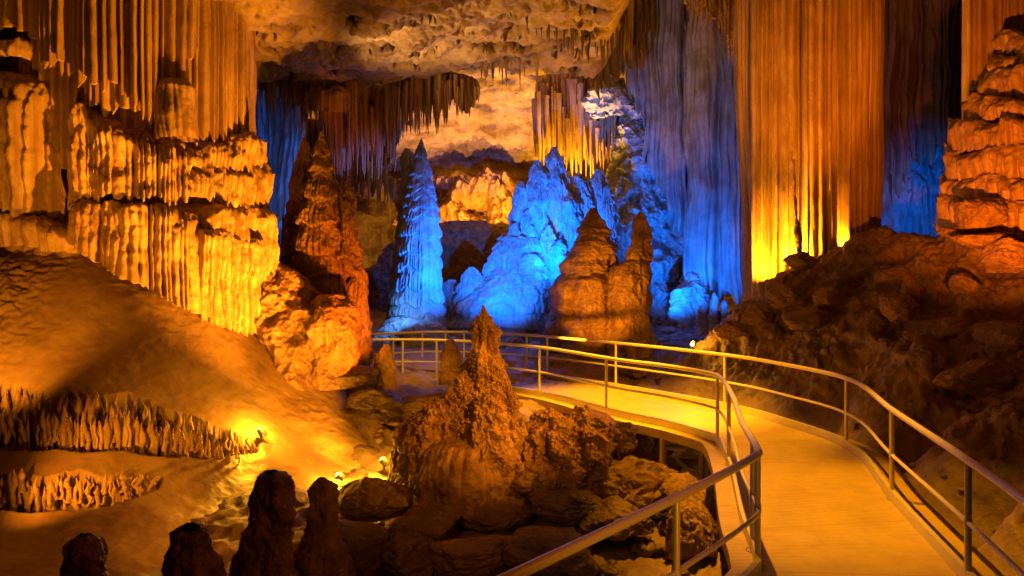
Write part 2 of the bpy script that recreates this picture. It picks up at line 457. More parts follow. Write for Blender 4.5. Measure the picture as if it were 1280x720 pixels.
# ---- ceiling: a lower bumpy roof in front, a taller chamber behind and to the right
def ceil_z(X, Y):
    base = 7.9+.05*(Y-15)+.25*np.sin(X*.5+1)
    edge = 20.8+1.0*np.sin(X*.7)+.9*pn(X*.8, 0.5, 2.2) - .15*X
    k = smooth((Y-edge)/2.2)
    far = 10.6-.0155*np.maximum(Y-24, 0)**2*1.0
    far = np.maximum(far, 5.0)
    z = base*(1-k)+far*k
    side = smooth((X-1.9-.06*(Y-14))/2.4)*smooth((30-Y)/6.)
    z = z+side*5.
    z = z+smooth((9-Y)/5)*1.5
    z = z-smooth((-X-9)/6)*1.0
    return z
X, Y = sector(-1.0, 1.05, 900, 3, 46, 800, 2.)
Z = ceil_z(X, Y)
near = smooth((23-Y)/2)
Z = Z+(fbm(X*.6, Y*.8, 1.5, 4)*.55-(fbm(X*.9+.4*Y, Y*1.8, 8.5, 5, True)-.4)*.26+fbm(X*3, Y*4, 2, 4)*.09)*near+(1-near)*(fbm(X*.35, Y*.5, 4.5, 4)*.7+(fbm(X*.5, Y*1.7, 2.5, 4, True)-.4)*.3)
def pits(x, y, z):
    w = smooth((24-y)/3)
    q = fbm(x*1.5+y*.5, y*1.9, z*1.5, 4)
    hole = -smooth((q-.13)/.10)*.40                     # ragged hollows
    return -hole*w+(fbm(x*4.5, y*6, z*4.5, 4, True)-.45)*-.10*w+fbm(x*8, y*8, z*8, 3)*.05*w+(1-w)*((fbm(x*.9, y*2.4, z*2, 5, True)-.45)*-.30+fbm(x*2.5, y*4, z*3, 4)*.16)
X, Y, Z = disp_normal(X, Y, Z, pits)
ce = link_mesh('cave_ceiling', np.stack([X, Y, Z], -1), grid_faces(*X.shape), M['ceiling'])
tag(ce, 'rough pitted limestone ceiling of the cave', 'ceiling', kind='structure')

# ---- the cave's outer wall all round, folded rock
th = np.linspace(-math.pi, math.pi, 900, endpoint=False); hz = np.linspace(-4, 16, 160)
T, Z = np.meshgrid(th, hz, indexing='ij')
rx = 22+0*T; ry = 24.
dd = fbm(np.cos(T)*5, np.sin(T)*5, Z*.35, 5)*2.2+(fbm(np.cos(T)*16, np.sin(T)*16, Z*.5, 4, True)-.4)*1.0
X = np.sin(T)*(rx+dd); Y = 18+np.cos(T)*(ry+dd)
wl = link_mesh('cave_wall', np.stack([X, Y, Z], -1), grid_faces(len(th), len(hz), True), M['wall'])
tag(wl, 'dark folded rock wall enclosing the cave', 'wall', kind='structure')

# ================================================================== LEFT MOUND
m = [at(*q) for q in [
    (-80, 330, 11.6), (0, 312, 12.0), (100, 322, 12.0), (200, 362, 12.2), (270, 392, 12.8), (335, 418, 13.8),
    (60, 400, 10.9), (130, 420, 10.9), (200, 440, 11.2), (300, 470, 12.0), (380, 490, 13.0), (410, 470, 14.0),
    (-80, 440, 10.0), (0, 470, 10.0), (80, 490, 9.8), (200, 510, 10.4), (325, 548, 11.1), (420, 560, 11.8), (470, 560, 12.2),
    (0, 545, 9.5), (100, 560, 9.3), (200, 580, 9.6), (300, 610, 9.9), (400, 620, 10.2),
    (0, 620, 8.5), (100, 640, 8.3), (200, 650, 8.4), (300, 680, 8.6), (-100, 640, 8.0),
    (0, 720, 7.0), (150, 720, 7.0), (300, 760, 7.3), (-150, 760, 6.0), (460, 680, 9.5), (520, 620, 12.5), (500, 530, 14.5),
    (420, 500, 15.5), (330, 400, 17)]]
m += [(-10, 14, 3.2), (-8, 16, 2.5), (-12, 8, 1.5), (-12, 12, 3.0)]
fm = tps(m)
X, Y = np.meshgrid(np.linspace(-13, -.9, 520), np.linspace(5.4, 17, 520), indexing='ij')
Z = fm(X, Y)
Z = Z+fbm(X*.7, Y*.7, 2, 4)*.13+fbm(X*2.5, Y*2.5, 2, 4)*.018
# undercut terraces where the fringes hang
CARVE = [([-200, 0, 60, 120, 160, 210, 260, 322], [492, 496, 502, 506, 508, 520, 538, 560], [566, 564, 563, 565, 566, 572, 574, 566]),
         ([-200, 0, 60, 100, 150, 200], [604, 602, 604, 606, 606, 606], [646, 640, 640, 640, 630, 612])]
PXg = 640+F*X/Y; PYg = YH+F*(HC-Z)/Y
for pxs, tp, bt in CARVE:
    xs = np.linspace(-300, 330, 260); lineY = []
    tl = np.interp(xs, pxs, tp); bl_ = np.interp(xs, pxs, bt)
    def hit(px, py):
        Ys = np.linspace(6., 14, 500); h = fm((px-640)/F*Ys, Ys)+fbm((px-640)/F*Ys*.7, Ys*.7, 2, 4)*.13
        k = int(np.argmax(h > HC-(py-YH)/F*Ys)); return Ys[k], h[k]
    Yt = np.array([hit(a, b)[0] for a, b in zip(xs, tl)]); hb = [hit(a, b) for a, b in zip(xs, bl_)]
    Yb = np.array([q[0] for q in hb]); zb = np.array([q[1] for q in hb])
    gy_t = np.interp(PXg, xs, Yt)+.12*pn(X*2.5, 3, 1); gy_b = np.interp(PXg, xs, Yb)+.06*pn(X*3, 9, 1); gz = np.interp(PXg, xs, zb)
    inside = (Y > gy_b) & (Y < gy_t+.12) & (PXg < pxs[-1])
    Z = np.where(inside, np.minimum(Z, gz-(Y-gy_b)*.9), Z)
# rough crusted patch at the far left of the mound
pt = smooth((-7.2-X)/1.2+.6*pn(X*.8, Y*.8, 1))*smooth((Y-9.4)/.5)
Z = Z+pt*(fbm(X*2.4, Y*2.4, 4, 5, True)-.45)*.22
edge = smooth((X+13)/1.5)*1.0
Z = Z-smooth((X+2.6)/1.4)*1.2-smooth((6.6-Y)/1.2)*1.2
X, Y, Z = disp_normal(X, Y, Z, lambda x, y, z: (fbm(x*6, y*6, z*6, 4, True)-.45)*(.010+.05*smooth((-6.6-x)/1.2)*smooth((y-9.3)/.5))+fbm(x*3+y, (y-x)*.8, z*1.5, 3)*.012)
md = link_mesh('flowstone_mound', np.stack([X, Y, Z], -1), grid_faces(*X.shape), M['calcite_smooth'], None, (-6, 10, 0))
tag(md, 'broad smooth flowstone mound sloping down below the fluted column', 'rock formation')


def mound_hit(px, py, extra=0.):
    Ys = np.linspace(6.5, 16, 700); Xs = (px-640)/F*Ys; Zs = HC-(py-YH)/F*Ys
    h = fm(Xs, Ys)+fbm(Xs*.7, Ys*.7, 2, 4)*.13
    k = np.argmax(h > Zs)
    return float(Ys[k])+extra
# ================================================================== LEFT FLUTED COLUMN
CX, CY, CR = -7.45, 14.6, 2.55
def cyl(px, R, cx=CX, cy=CY):
    """depth at which the ray of column px meets the near side of the cylinder"""
    k = (px-640)/F
    a = 1+k*k; b = -2*(k*cx+cy); c = cx*cx+cy*cy-R*R
    D = b*b-4*a*c
    if D < 0: return (-b)/(2*a)
    return (-b-math.sqrt(D))/(2*a)
def cp(lst, R, dy=0): return [(px, py, cyl(px, R)+dy) for px, py in lst]

col = empty('flowstone_column', (CX, CY, 1.5), 'massive fluted orange lit flowstone column with stepped ledges at left', 'rock formation')
lathe('column_core', CY, [(-140, 10, 300), (150, 10, 300), (300, 0, 312), (440, -10, 320)], M['calcite'], col, nt=240, nz=160, flutes=46, flute_amp=.1, lump=.05, seed=5)
# upper draperies
drape('drapery', cp([(20, -120), (60, -120), (150, -120), (250, -120), (313, -120)], 2.62),
      [(20, 210), (60, 190), (90, 250), (104, 215), (108, 150), (190, 172), (240, 190), (313, 190)], M['calcite'], col, w=.115, amp=.10, bulge=.12, caph=.2, rag=.42, seed=41, nv=120, nz=(.03, 1.), taper=.1, sharp=.75, capfrac=.04, extra=.12, thick=.3)
drape('drapery', cp([(40, -120), (120, -120), (200, -120), (262, -120)], 2.85),
      [(40, 95), (120, 150), (200, 170), (262, 60)], M['calcite'], col, w=.12, amp=.08, bulge=.1, caph=.2, rag=.7, seed=43, nv=110, nz=(.03, 1.), taper=.3, sharp=.9, capfrac=.04, extra=.15, thick=.3)
# slab hanging in the middle (paler block at 195..240, 105..165)
lathe('drip_block', cyl(220, 2.95), [(100, 206, 232), (108, 196, 240), (140, 196, 243), (175, 198, 246)], M['calcite'], col, nt=90, nz=80, flutes=12, flute_amp=.03, depth=.8, seed=3, lump=.05)
# tier one
drape('ledge', cp([(84, 165), (110, 130), (160, 158), (230, 178), (280, 165), (310, 172), (324, 190)], 2.5),
      [(84, 262), (110, 268), (160, 262), (230, 266), (300, 268), (314, 268)], M['calcite'], col, w=.075, amp=.042, bulge=.42, caph=.5, rag=.26, seed=45, nv=130, nz=(.15, 2.0), taper=.6, sharp=.7, capfrac=.4, thick=.3)
drape('ledge', cp([(232, 208), (260, 214), (300, 216), (318, 222)], 2.82),
      [(232, 252), (260, 250), (300, 252), (328, 252)], M['calcite'], col, w=.09, amp=.04, bulge=.14, caph=.12, rag=.2, seed=55, nv=50, nz=(.06, 3), taper=.6, capfrac=.3)
# tier two, the big lit skirt
drape('ledge', cp([(84, 256), (100, 250), (170, 250), (240, 256), (300, 250), (328, 262)], 2.55),
      [(84, 292), (110, 318), (150, 345), (200, 378), (250, 402), (305, 424), (328, 424)], M['calcite'], col, w=.095, amp=.05, bulge=.5, caph=.36, rag=.12, seed=47, nv=150, nz=(.12, 1.8), taper=.15, sharp=.65, capfrac=.25, extra=.12, thick=.4, under=-.12)
drape('ledge', cp([(238, 282), (262, 286), (310, 300), (330, 300)], 2.98),
      [(238, 400), (262, 412), (300, 424), (331, 426)], M['calcite'], col, w=.085, amp=.045, bulge=.14, caph=.2, rag=.16, seed=57, nv=110, nz=(.10, 2), taper=.2, capfrac=.2)
# left neighbours
drape('ledge', cp([(-70, 30), (-20, 42), (20, 52), (55, 50)], 2.75),
      [(-70, 80), (0, 88), (55, 82)], M['calcite'], col, w=.14, amp=.05, bulge=.35, caph=.25, rag=.1, seed=49, nv=50, nz=(.08, 2.5), capfrac=.5)
drape('ledge', cp([(-70, 70), (-20, 84), (20, 92), (50, 98), (84, 112)], 2.7),
      [(-70, 260), (0, 262), (40, 284), (84, 290)], M['calcite'], col, w=.11, amp=.075, bulge=.55, caph=.6, rag=.3, seed=51, nv=120, nz=(.12, 2.2), taper=.4, sharp=.7, capfrac=.35, extra=.1, thick=.4)
drape('ledge', cp([(-70, 248), (0, 252), (50, 268), (100, 290)], 2.95),
      [(-70, 310), (0, 316), (50, 316), (100, 322)], M['calcite'], col, w=.14, amp=.06, bulge=.4, caph=.2, rag=.12, seed=53, nv=60, nz=(.06, 2.2), taper=.4, capfrac=.35)
drape('drapery', cp([(-80, -120), (-30, -120), (20, -120), (58, -120)], 2.9),
      [(-80, 50), (-20, 50), (20, 52), (58, 60)], M['calcite'], col, w=.2, amp=.09, bulge=.1, caph=.1, rag=.3, seed=59, nv=80, nz=(.04, 1.), taper=.2, capfrac=.05)

# ================================================================== TOWERS
thing_lathe('stalagmite', 15, [(165, 400, 404), (190, 394, 410), (225, 388, 420), (262, 376, 432), (300, 370, 442), (350, 366, 448), (400, 362, 452), (450, 356, 458), (500, 345, 470)], M['crust'],
            'tall stepped orange stalagmite tower left of the blue one', 'stalagmite', nt=260, nz=560, tiers=12, tier_amp=.075, tier_jit=.3, flutes=44, flute_amp=.05, ridged=.06, ridged_f=5, noise=((1.6, 1.2, .10), (6, 3, .05)), seed=61)
thing_lathe('stalagmite', 14.6, [(222, 434, 437), (240, 431, 441), (290, 428, 446), (335, 426, 452), (345, 440, 458), (400, 430, 460), (470, 420, 462)], M['crust'],
            'slim spire fused to the right side of the stepped orange tower', 'stalagmite', nt=150, nz=300, tiers=7, tier_amp=.06, flutes=18, flute_amp=.02, ridged=.1, ridged_f=4, noise=((2, 2, .07),), seed=63)
thing_lathe('stalagmite', 15.6, [(172, 378, 381), (200, 374, 388), (250, 364, 392), (320, 352, 392), (400, 340, 400), (470, 330, 400)], M['crust'],
            'dim pointed spire close behind the left side of the stepped orange tower', 'stalagmite', nt=150, nz=300, tiers=7, tier_amp=.08, flutes=22, flute_amp=.03, ridged=.12, ridged_f=3, noise=((1.5, 1.2, .1),), seed=65)
thing_lathe('rock_heap', 13.8, [(322, 330, 342), (340, 318, 365), (370, 316, 384), (400, 320, 400), (430, 330, 420), (480, 330, 440)], M['crust'],
            'lumpy orange rock heap between fluted column and stepped tower', 'rock', nt=220, nz=260, ridged=.28, ridged_f=1.8, noise=((1.4, 1.6, .3),), lump=.3, seed=67)
thing_lathe('rock_heap', 13.6, [(368, 398, 420), (384, 385, 440), (410, 382, 448), (450, 386, 446), (480, 390, 440)], M['crust'],
            'lumpy orange rock base at the foot of the stepped tower', 'rock', nt=200, nz=220, ridged=.2, ridged_f=2.4, noise=((1.8, 2, .22),), lump=.25, seed=69)
# blue stalagmite
thing_lathe('stalagmite', 21.5, [(172, 526, 528), (190, 521, 531), (222, 514, 538), (260, 505, 545), (300, 497, 549), (350, 492, 551), (395, 490, 553), (412, 488, 554), (430, 480, 556)], M['pale'],
            'tall tapering blue lit stalagmite standing alone with banded rings', 'stalagmite', nt=300, nz=640, tiers=14, tier_amp=.06, tier_jit=.45, flutes=50, flute_amp=.04, ridged=.05, ridged_f=5, noise=((1.6, 1.2, .07), (5, 3, .05)), seed=71, lump=.05)
thing_lathe('stalagmite', 22.3, [(186, 506, 512), (192, 503, 516), (240, 502, 518), (300, 495, 518), (400, 486, 520), (430, 480, 520)], M['pale'],
            'blunt shaded spire behind the left of the tall blue stalagmite', 'stalagmite', nt=120, nz=260, tiers=9, tier_amp=.05, tier_jit=.4, flutes=24, flute_amp=.03, ridged=.05, noise=((1.6, 1.2, .08),), seed=73)
thing_lathe('rock_heap', 20.8, [(396, 492, 520), (404, 478, 545), (420, 466, 556), (440, 460, 560)], M['pale'],
            'low crusted blue white heap around the foot of the tall blue stalagmite', 'rock', nt=200, nz=120, ridged=.16, ridged_f=3, noise=((2.5, 3, .12),), lump=.25, seed=74)

# blue cluster
bl = empty('stalagmite_cluster', at(620, 412, 24), 'bright blue lit mass of fused pointed stalagmites behind the railing', 'rock formation')
for i, (Yd, rows, s) in enumerate([
    (24.2, [(184, 690, 694), (200, 684, 701), (215, 681, 706), (240, 676, 712), (300, 670, 716), (412, 660, 720)], 81),
    (24.0, [(200, 669, 674), (214, 663, 681), (250, 657, 690), (300, 652, 700), (360, 645, 700), (412, 640, 700)], 83),
    (24.1, [(228, 648, 655), (238, 644, 664), (270, 642, 680), (300, 640, 690), (340, 632, 692), (412, 615, 692)], 85),
    (23.8, [(286, 640, 650), (300, 625, 680), (322, 618, 690), (345, 606, 694), (412, 600, 696)], 87),
    (23.6, [(302, 623, 629), (315, 617, 640), (335, 610, 650), (412, 600, 660)], 88),
    (23.3, [(318, 648, 680), (342, 624, 690), (360, 598, 694), (382, 566, 695), (418, 550, 692)], 89),
    (23.3, [(334, 588, 592), (345, 583, 599), (360, 576, 606), (412, 566, 616)], 90),
    (24.6, [(216, 720, 725), (228, 712, 734), (245, 706, 741), (262, 694, 746), (300, 690, 752), (412, 690, 760)], 91),
    (24.8, [(212, 745, 750), (226, 738, 758), (255, 732, 768), (290, 728, 780), (412, 728, 790)], 93),
    (23.9, [(350, 561, 567), (362, 555, 578), (385, 549, 590), (415, 547, 600)], 95),
    (24.0, [(240, 704, 712), (255, 697, 726), (300, 690, 730), (412, 690, 730)], 97),
    (24.3, [(222, 680, 684), (235, 676, 690), (300, 668, 700), (412, 660, 700)], 99),
    (23.5, [(326, 611, 613), (336, 607, 616), (360, 603, 621), (406, 600, 625)], 701),
    (23.6, [(262, 659, 661), (272, 655, 664), (296, 651, 669), (342, 648, 673)], 702),
    (23.5, [(280, 642, 644), (290, 638, 647), (314, 634, 652), (360, 631, 656)], 703),
    (24.0, [(238, 705, 707), (248, 701, 710), (272, 697, 715), (318, 694, 719)], 704),
    (24.2, [(246, 734, 736), (256, 730, 739), (280, 726, 744), (326, 723, 748)], 705),
    (24.4, [(232, 758, 760), (242, 754, 763), (266, 750, 768), (312, 747, 772)], 706),
    (23.1, [(350, 599, 601), (360, 595, 604), (384, 591, 609), (430, 588, 613)], 707),
    (23.1, [(366, 573, 575), (376, 569, 578), (400, 565, 583), (446, 562, 587)], 708),
    (23.4, [(298, 667, 669), (308, 663, 672), (332, 659, 677), (378, 656, 681)], 709),
    (23.4, [(282, 685, 687), (292, 681, 690), (316, 677, 695), (362, 674, 699)], 710),
    (23.3, [(318, 635, 637), (328, 631, 640), (352, 627, 645), (398, 624, 649)], 711),
    (23.2, [(300, 699, 701), (310, 695, 704), (334, 691, 709), (380, 688, 713)], 712),
]):
    lathe('spire', Yd, rows, M['pale'], bl, nt=240, nz=400, ridged=.15, ridged_f=3.0, stretch=.5, noise=((1.6, 1.1, .10), (6, 3, .09)), flutes=26, flute_amp=.04, tiers=7, tier_amp=.06, tier_jit=.9, seed=s, lump=.2, depth=.8)

# orange pair
thing_lathe('stalagmite', 19.8, [(260, 739, 742), (275, 732, 750), (290, 722, 756), (310, 716, 764), (340, 704, 770), (350, 696, 772), (380, 694, 772), (420, 690, 772), (450, 684, 775)], M['crust'],
            'broad brown orange stalagmite with crumbling bands behind the railing', 'stalagmite', nt=240, nz=380, ridged=.2, ridged_f=1.7, noise=((1.3, 2.0, .2),), strata=.05, tiers=8, tier_amp=.07, seed=101, lump=.2)
thing_lathe('stalagmite', 19.2, [(264, 799, 803), (276, 794, 808), (300, 790, 811), (325, 784, 812), (333, 766, 812), (345, 758, 813), (380, 756, 813), (405, 756, 812), (450, 752, 812)], M['crust'],
            'narrow layered orange stalagmite with a finger like tip beside the broad one', 'stalagmite', nt=240, nz=380, ridged=.14, ridged_f=2.2, noise=((1.5, 1.5, .1),), tiers=7, tier_amp=.09, tier_jit=.6, seed=103, lump=.12)
thing_lathe('stalagmite', 20.4, [(352, 697, 702), (362, 692, 712), (400, 688, 716), (450, 684, 720)], M['crust'],
            'low blunt orange brown stump at the left of the broad banded stalagmite', 'stalagmite', nt=120, nz=150, ridged=.15, ridged_f=2.2, seed=105)

# small ones near the far railing
thing_lathe('stalagmite', 14.0, [(430, 480, 484), (438, 475, 490), (455, 470, 493), (480, 468, 495), (500, 462, 500)], M['crust'],
            'small bright yellow stalagmite in front of the far left railing', 'stalagmite', nt=120, nz=120, ridged=.06, ridged_f=5, noise=((4, 4, .05),), seed=111)
thing_lathe('stalagmite', 14.3, [(425, 558, 566), (440, 553, 574), (480, 550, 580)], M['crust'],
            'brown stump beside the railing left of the centre stalagmite', 'stalagmite', nt=100, nz=100, ridged=.06, ridged_f=5, noise=((4, 4, .05),), seed=113)

# ================================================================== CENTRE STALAGMITE
cs = empty('stalagmite', at(605, 600, 9.5), 'knobbly pointed orange stalagmite in the centre foreground with spreading foot', 'stalagmite')
sp_ = lathe('spire', 9.5, [(382, 604, 605), (394, 601, 608), (410, 596, 614), (440, 590, 620), (470, 583, 626), (500, 572, 634), (540, 560, 642), (600, 550, 650)], M['crust'], cs,
      nt=360, nz=640, ridged=.15, ridged_f=7, stretch=.6, noise=((4, 2.5, .10), (14, 9, .06)), seed=121, lump=.2, flutes=18, flute_amp=.03)
for yd, rows, sd in [(9.3, [(468, 574, 578), (478, 570, 586), (500, 562, 600), (540, 552, 610), (600, 550, 615)], 1), (9.35, [(488, 630, 636), (498, 622, 642), (520, 612, 648), (560, 600, 656), (600, 600, 660)], 2),
                     (9.25, [(498, 548, 554), (508, 536, 566), (530, 522, 580), (560, 515, 590), (600, 510, 600)], 3), (9.0, [(494, 604, 611), (506, 594, 622), (535, 584, 634), (580, 575, 645), (600, 575, 645)], 4),
                     (9.2, [(518, 520, 528), (528, 508, 540), (550, 504, 560), (600, 500, 580)], 5), (9.5, [(436, 612, 617), (446, 606, 623), (480, 600, 634), (520, 600, 636), (560, 600, 640)], 6)]:
    lb_ = lathe('lobe', yd, rows, M['crust'], cs, nt=240, nz=260, ridged=.15, ridged_f=7, stretch=.7, noise=((4, 2.5, .09), (13, 9, .06)), seed=900+sd, lump=.25)
    nodules(lb_, 420, .006, .026, sd, M['crust'], zmin=.55, zmax=1.9, out=.15)
nodules(sp_, 1300, .005, .022, 77, M['crust'], zmin=.5, zmax=1.93, out=.1)
lathe('foot', 9.35, [(536, 555, 620), (544, 525, 648), (560, 510, 662), (585, 503, 668), (606, 508, 666), (640, 520, 660)], M['crust'], cs,
      nt=300, nz=200, noise=((2, 2, .12), (7, 3, .03)), seed=123, lump=.18, flutes=50, flute_amp=.02, ridged=.06, ridged_f=3)

thing_lathe('stalagmite', 9.9, [(534, 498, 504), (548, 493, 511), (575, 489, 514), (620, 482, 516)], M['crust'],
            'short knobbly stub left of the centre stalagmite foot', 'stalagmite', nt=120, nz=140, ridged=.06, ridged_f=6, noise=((5, 4, .05),), seed=125)
for i, (Yd, rows, lab) in enumerate([
    (9.3, [(512, 680, 690), (530, 664, 712), (560, 655, 722), (600, 650, 730), (640, 650, 735)], 'dark craggy coral like lump right of the centre stalagmite'),
    (9.5, [(510, 722, 728), (528, 714, 748), (560, 708, 756), (600, 700, 765), (640, 700, 765)], 'jagged coral like lump beside the darker craggy one'),
    (9.9, [(528, 752, 760), (536, 742, 784), (552, 740, 786), (575, 748, 770), (610, 740, 790)], 'orange edged craggy knob under the walkway bend'),
]):
    q_ = thing_lathe('coral_rock', Yd, rows, M['crust'], lab, 'rock', 'coral rocks by the centre stalagmite', nt=240, nz=240, ridged=.26, ridged_f=4.5, stretch=1., noise=((3, 2.5, .22), (9, 9, .08)), lump=.4, seed=131+i)
    nodules(q_, 500, .008, .030, 50+i, M['crust'], out=.2)

# dark foreground stalagmites
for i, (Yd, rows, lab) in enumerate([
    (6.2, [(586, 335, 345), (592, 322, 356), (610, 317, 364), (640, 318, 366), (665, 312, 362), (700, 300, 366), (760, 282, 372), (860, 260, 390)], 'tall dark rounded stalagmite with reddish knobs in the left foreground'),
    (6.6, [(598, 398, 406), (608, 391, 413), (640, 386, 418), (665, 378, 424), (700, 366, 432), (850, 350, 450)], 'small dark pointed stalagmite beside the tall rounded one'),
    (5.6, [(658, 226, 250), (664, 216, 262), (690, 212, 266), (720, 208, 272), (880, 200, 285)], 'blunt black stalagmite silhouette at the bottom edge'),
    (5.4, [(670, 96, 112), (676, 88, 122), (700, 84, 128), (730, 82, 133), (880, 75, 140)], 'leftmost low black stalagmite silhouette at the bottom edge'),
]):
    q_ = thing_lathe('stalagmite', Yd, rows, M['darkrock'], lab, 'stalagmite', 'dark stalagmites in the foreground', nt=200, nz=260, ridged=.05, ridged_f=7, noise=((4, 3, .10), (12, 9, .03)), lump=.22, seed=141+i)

# ================================================================== RIGHT SIDE
# slope behind the outer railing
r = [at(*q) for q in [
    (880, 440, 17.0), (900, 424, 16.4), (930, 400, 16.2), (960, 372, 16.0), (1010, 330, 16.2), (1060, 312, 16.0), (1100, 300, 15.6), (1160, 296, 15.0), (1200, 300, 14.0), (1280, 300, 13.0), (1400, 300, 12.0),
    (920, 470, 15.2), (1000, 420, 14.8), (1000, 470, 13.6), (1080, 380, 14.0), (1080, 440, 12.8), (1080, 500, 11.4), (1150, 400, 12.6), (1150, 480, 10.8), (1180, 540, 9.4),
    (1250, 400, 11.5), (1280, 480, 9.4), (1280, 560, 8.2), (1280, 640, 7.2), (1400, 600, 6.8), (1500, 500, 8)]]
r += [(5.1, 6, -.45), (5.4, 8, -.4), (5.9, 10, -.35), (5.4, 12.2, -.4), (4.4, 14.2, -.4), (3.6, 15.6, -.35), (3.2, 16.6, -.2), (4.5, 4, -.6), (4.6, 17.4, .6), (6, 18, .8), (8, 18, .6), (11, 17, 1.0), (10, 5, 2.2), (11, 9, 3.0), (5.4, 1, -.4), (9, 1, 1.5)]
fr = tps(r)
X, Y = np.meshgrid(np.linspace(2.6, 13, 620), np.linspace(1, 19, 760), indexing='ij')
Z = fr(X, Y)
pathd = np.clip((X-(5.2+.0*Y))/1.5, 0, 1)
k = smooth((Z+.3)/1.0)
Z = Z+(.15+.85*k)*(fbm(X*.7, Y*.7, 2, 5)*.5+(fbm(X*1.1, Y*1.1, 6, 5, True)-.45)*.26)
Z = Z-smooth((3.4-X)/.8)*.8-smooth((Y-17.6)/1.2)*1.5
X, Y, Z = disp_normal(X, Y, Z, lambda x, y, z: smooth((z+.3)/.8)*((fbm(x*1.3, y*1.3, z*1.3, 4, True)-.45)*.26+(fbm(x*5, y*5, z*5, 4, True)-.45)*.06))
sl = link_mesh('rock_slope', np.stack([X, Y, Z], -1), grid_faces(*X.shape), M['rock'], None, (7, 10, 0))
tag(sl, 'dark brown boulder strewn rock slope beside the walkway', 'rock slope', kind='structure')

# big fluted column
bc = empty('stalagmitic_column', (7.4, 18.6, .5), 'huge straight curtain like column glowing amber right of centre', 'rock formation')
lathe('shaft', 18.8, [(-160, 921, 1092), (0, 925, 1092), (150, 928, 1091), (280, 935, 1090), (330, 937, 1089), (440, 938, 1088)], M['calcite'], bc,
      nt=1700, nz=300, flutes=104, flute_amp=.06, lump=.03, noise=((.5, .12, .12), (3., .08, .07), (9, 1.2, .012)), crisp=.6, seed=151)
for i, (px0, px1, sd) in enumerate([(936, 1000, 1), (1004, 1050, 2), (1056, 1088, 3)]):
    k = 1.98+.05*i
    drape('drapery', [(px, -150, cyl(px, k, 7.47, 18.8)) for px in np.linspace(px0, px1, 6)], [(px0, 400), (px1, 360)], M['calcite'], bc, w=.14, amp=.055, bulge=.03, caph=.05, rag=.2, seed=160+sd, nv=100, nz=(.02, .6), taper=.1, capfrac=.02, thick=.3, sharp=.8)
lathe('drip_rope', 16.4, [(200, 991, 993), (260, 993, 996), (310, 996, 1002), (345, 992, 1008)], M['crust'], bc, nt=40, nz=160, ridged=.03, ridged_f=8, seed=8)

# right layered stalagmite
rs_ = empty('stalagmite', at(1240, 330, 13), 'stout orange stalagmite of stacked drooping shelves at the right edge', 'stalagmite')
lathe('core', 13.4, [(30, 1290, 1310), (100, 1262, 1340), (200, 1225, 1390), (300, 1205, 1430), (360, 1200, 1440)], M['calcite'], rs_, nt=200, nz=200, ridged=.1, noise=((1.5, 1.5, .15),), seed=171)
for i, (xl, t, b, Yd) in enumerate([(1258, 42, 70, 13.4), (1252, 66, 92, 13.2), (1240, 88, 128, 13.1), (1222, 120, 160, 12.95), (1204, 148, 196, 12.85), (1200, 182, 232, 12.75), (1196, 222, 262, 12.6), (1190, 250, 300, 12.45)]):
    R = (1330-xl)/F*Yd
    cx, cy = at(1330, 0, Yd+.6)[:2]
    pts = []
    for a in np.linspace(0, 1, 14):
        ang = math.pi+.35-a*2.2     # from the left flank round the front
        x = cx+R*math.cos(ang); y = cy-R*abs(math.sin(ang)) if ang < math.pi else cy+R*.3
        pts.append((640+F*x/y, y))
    pts = [p for p in pts]
    pts.sort()
    drape('ledge', [(p[0], t+(-8+16*random.random()), p[1]) for p in pts], [(pts[0][0], b), (pts[-1][0], b+12)], M['calcite'], rs_, w=.13, amp=.05, bulge=.22, caph=.22, rag=.22, seed=180+i, nv=70, nz=(.1, 2.4), taper=.6, capfrac=.5, thick=.3)
for i, (a, b, c, w_) in enumerate([(1222, 212, 300, 12.2), (1255, 236, 312, 12.0)]): pass
drape('drapery', [(1203, -150, 14.6), (1230, -150, 14.3), (1262, -150, 14.5), (1290, -150, 14.6)], [(1203, 150), (1230, 110), (1262, 80), (1290, 60)], M['calcite'], rs_, w=.13, amp=.07, bulge=.05, caph=.1, rag=.3, seed=191, nv=90, nz=(.03, 1), taper=.1, capfrac=.03, extra=.15)

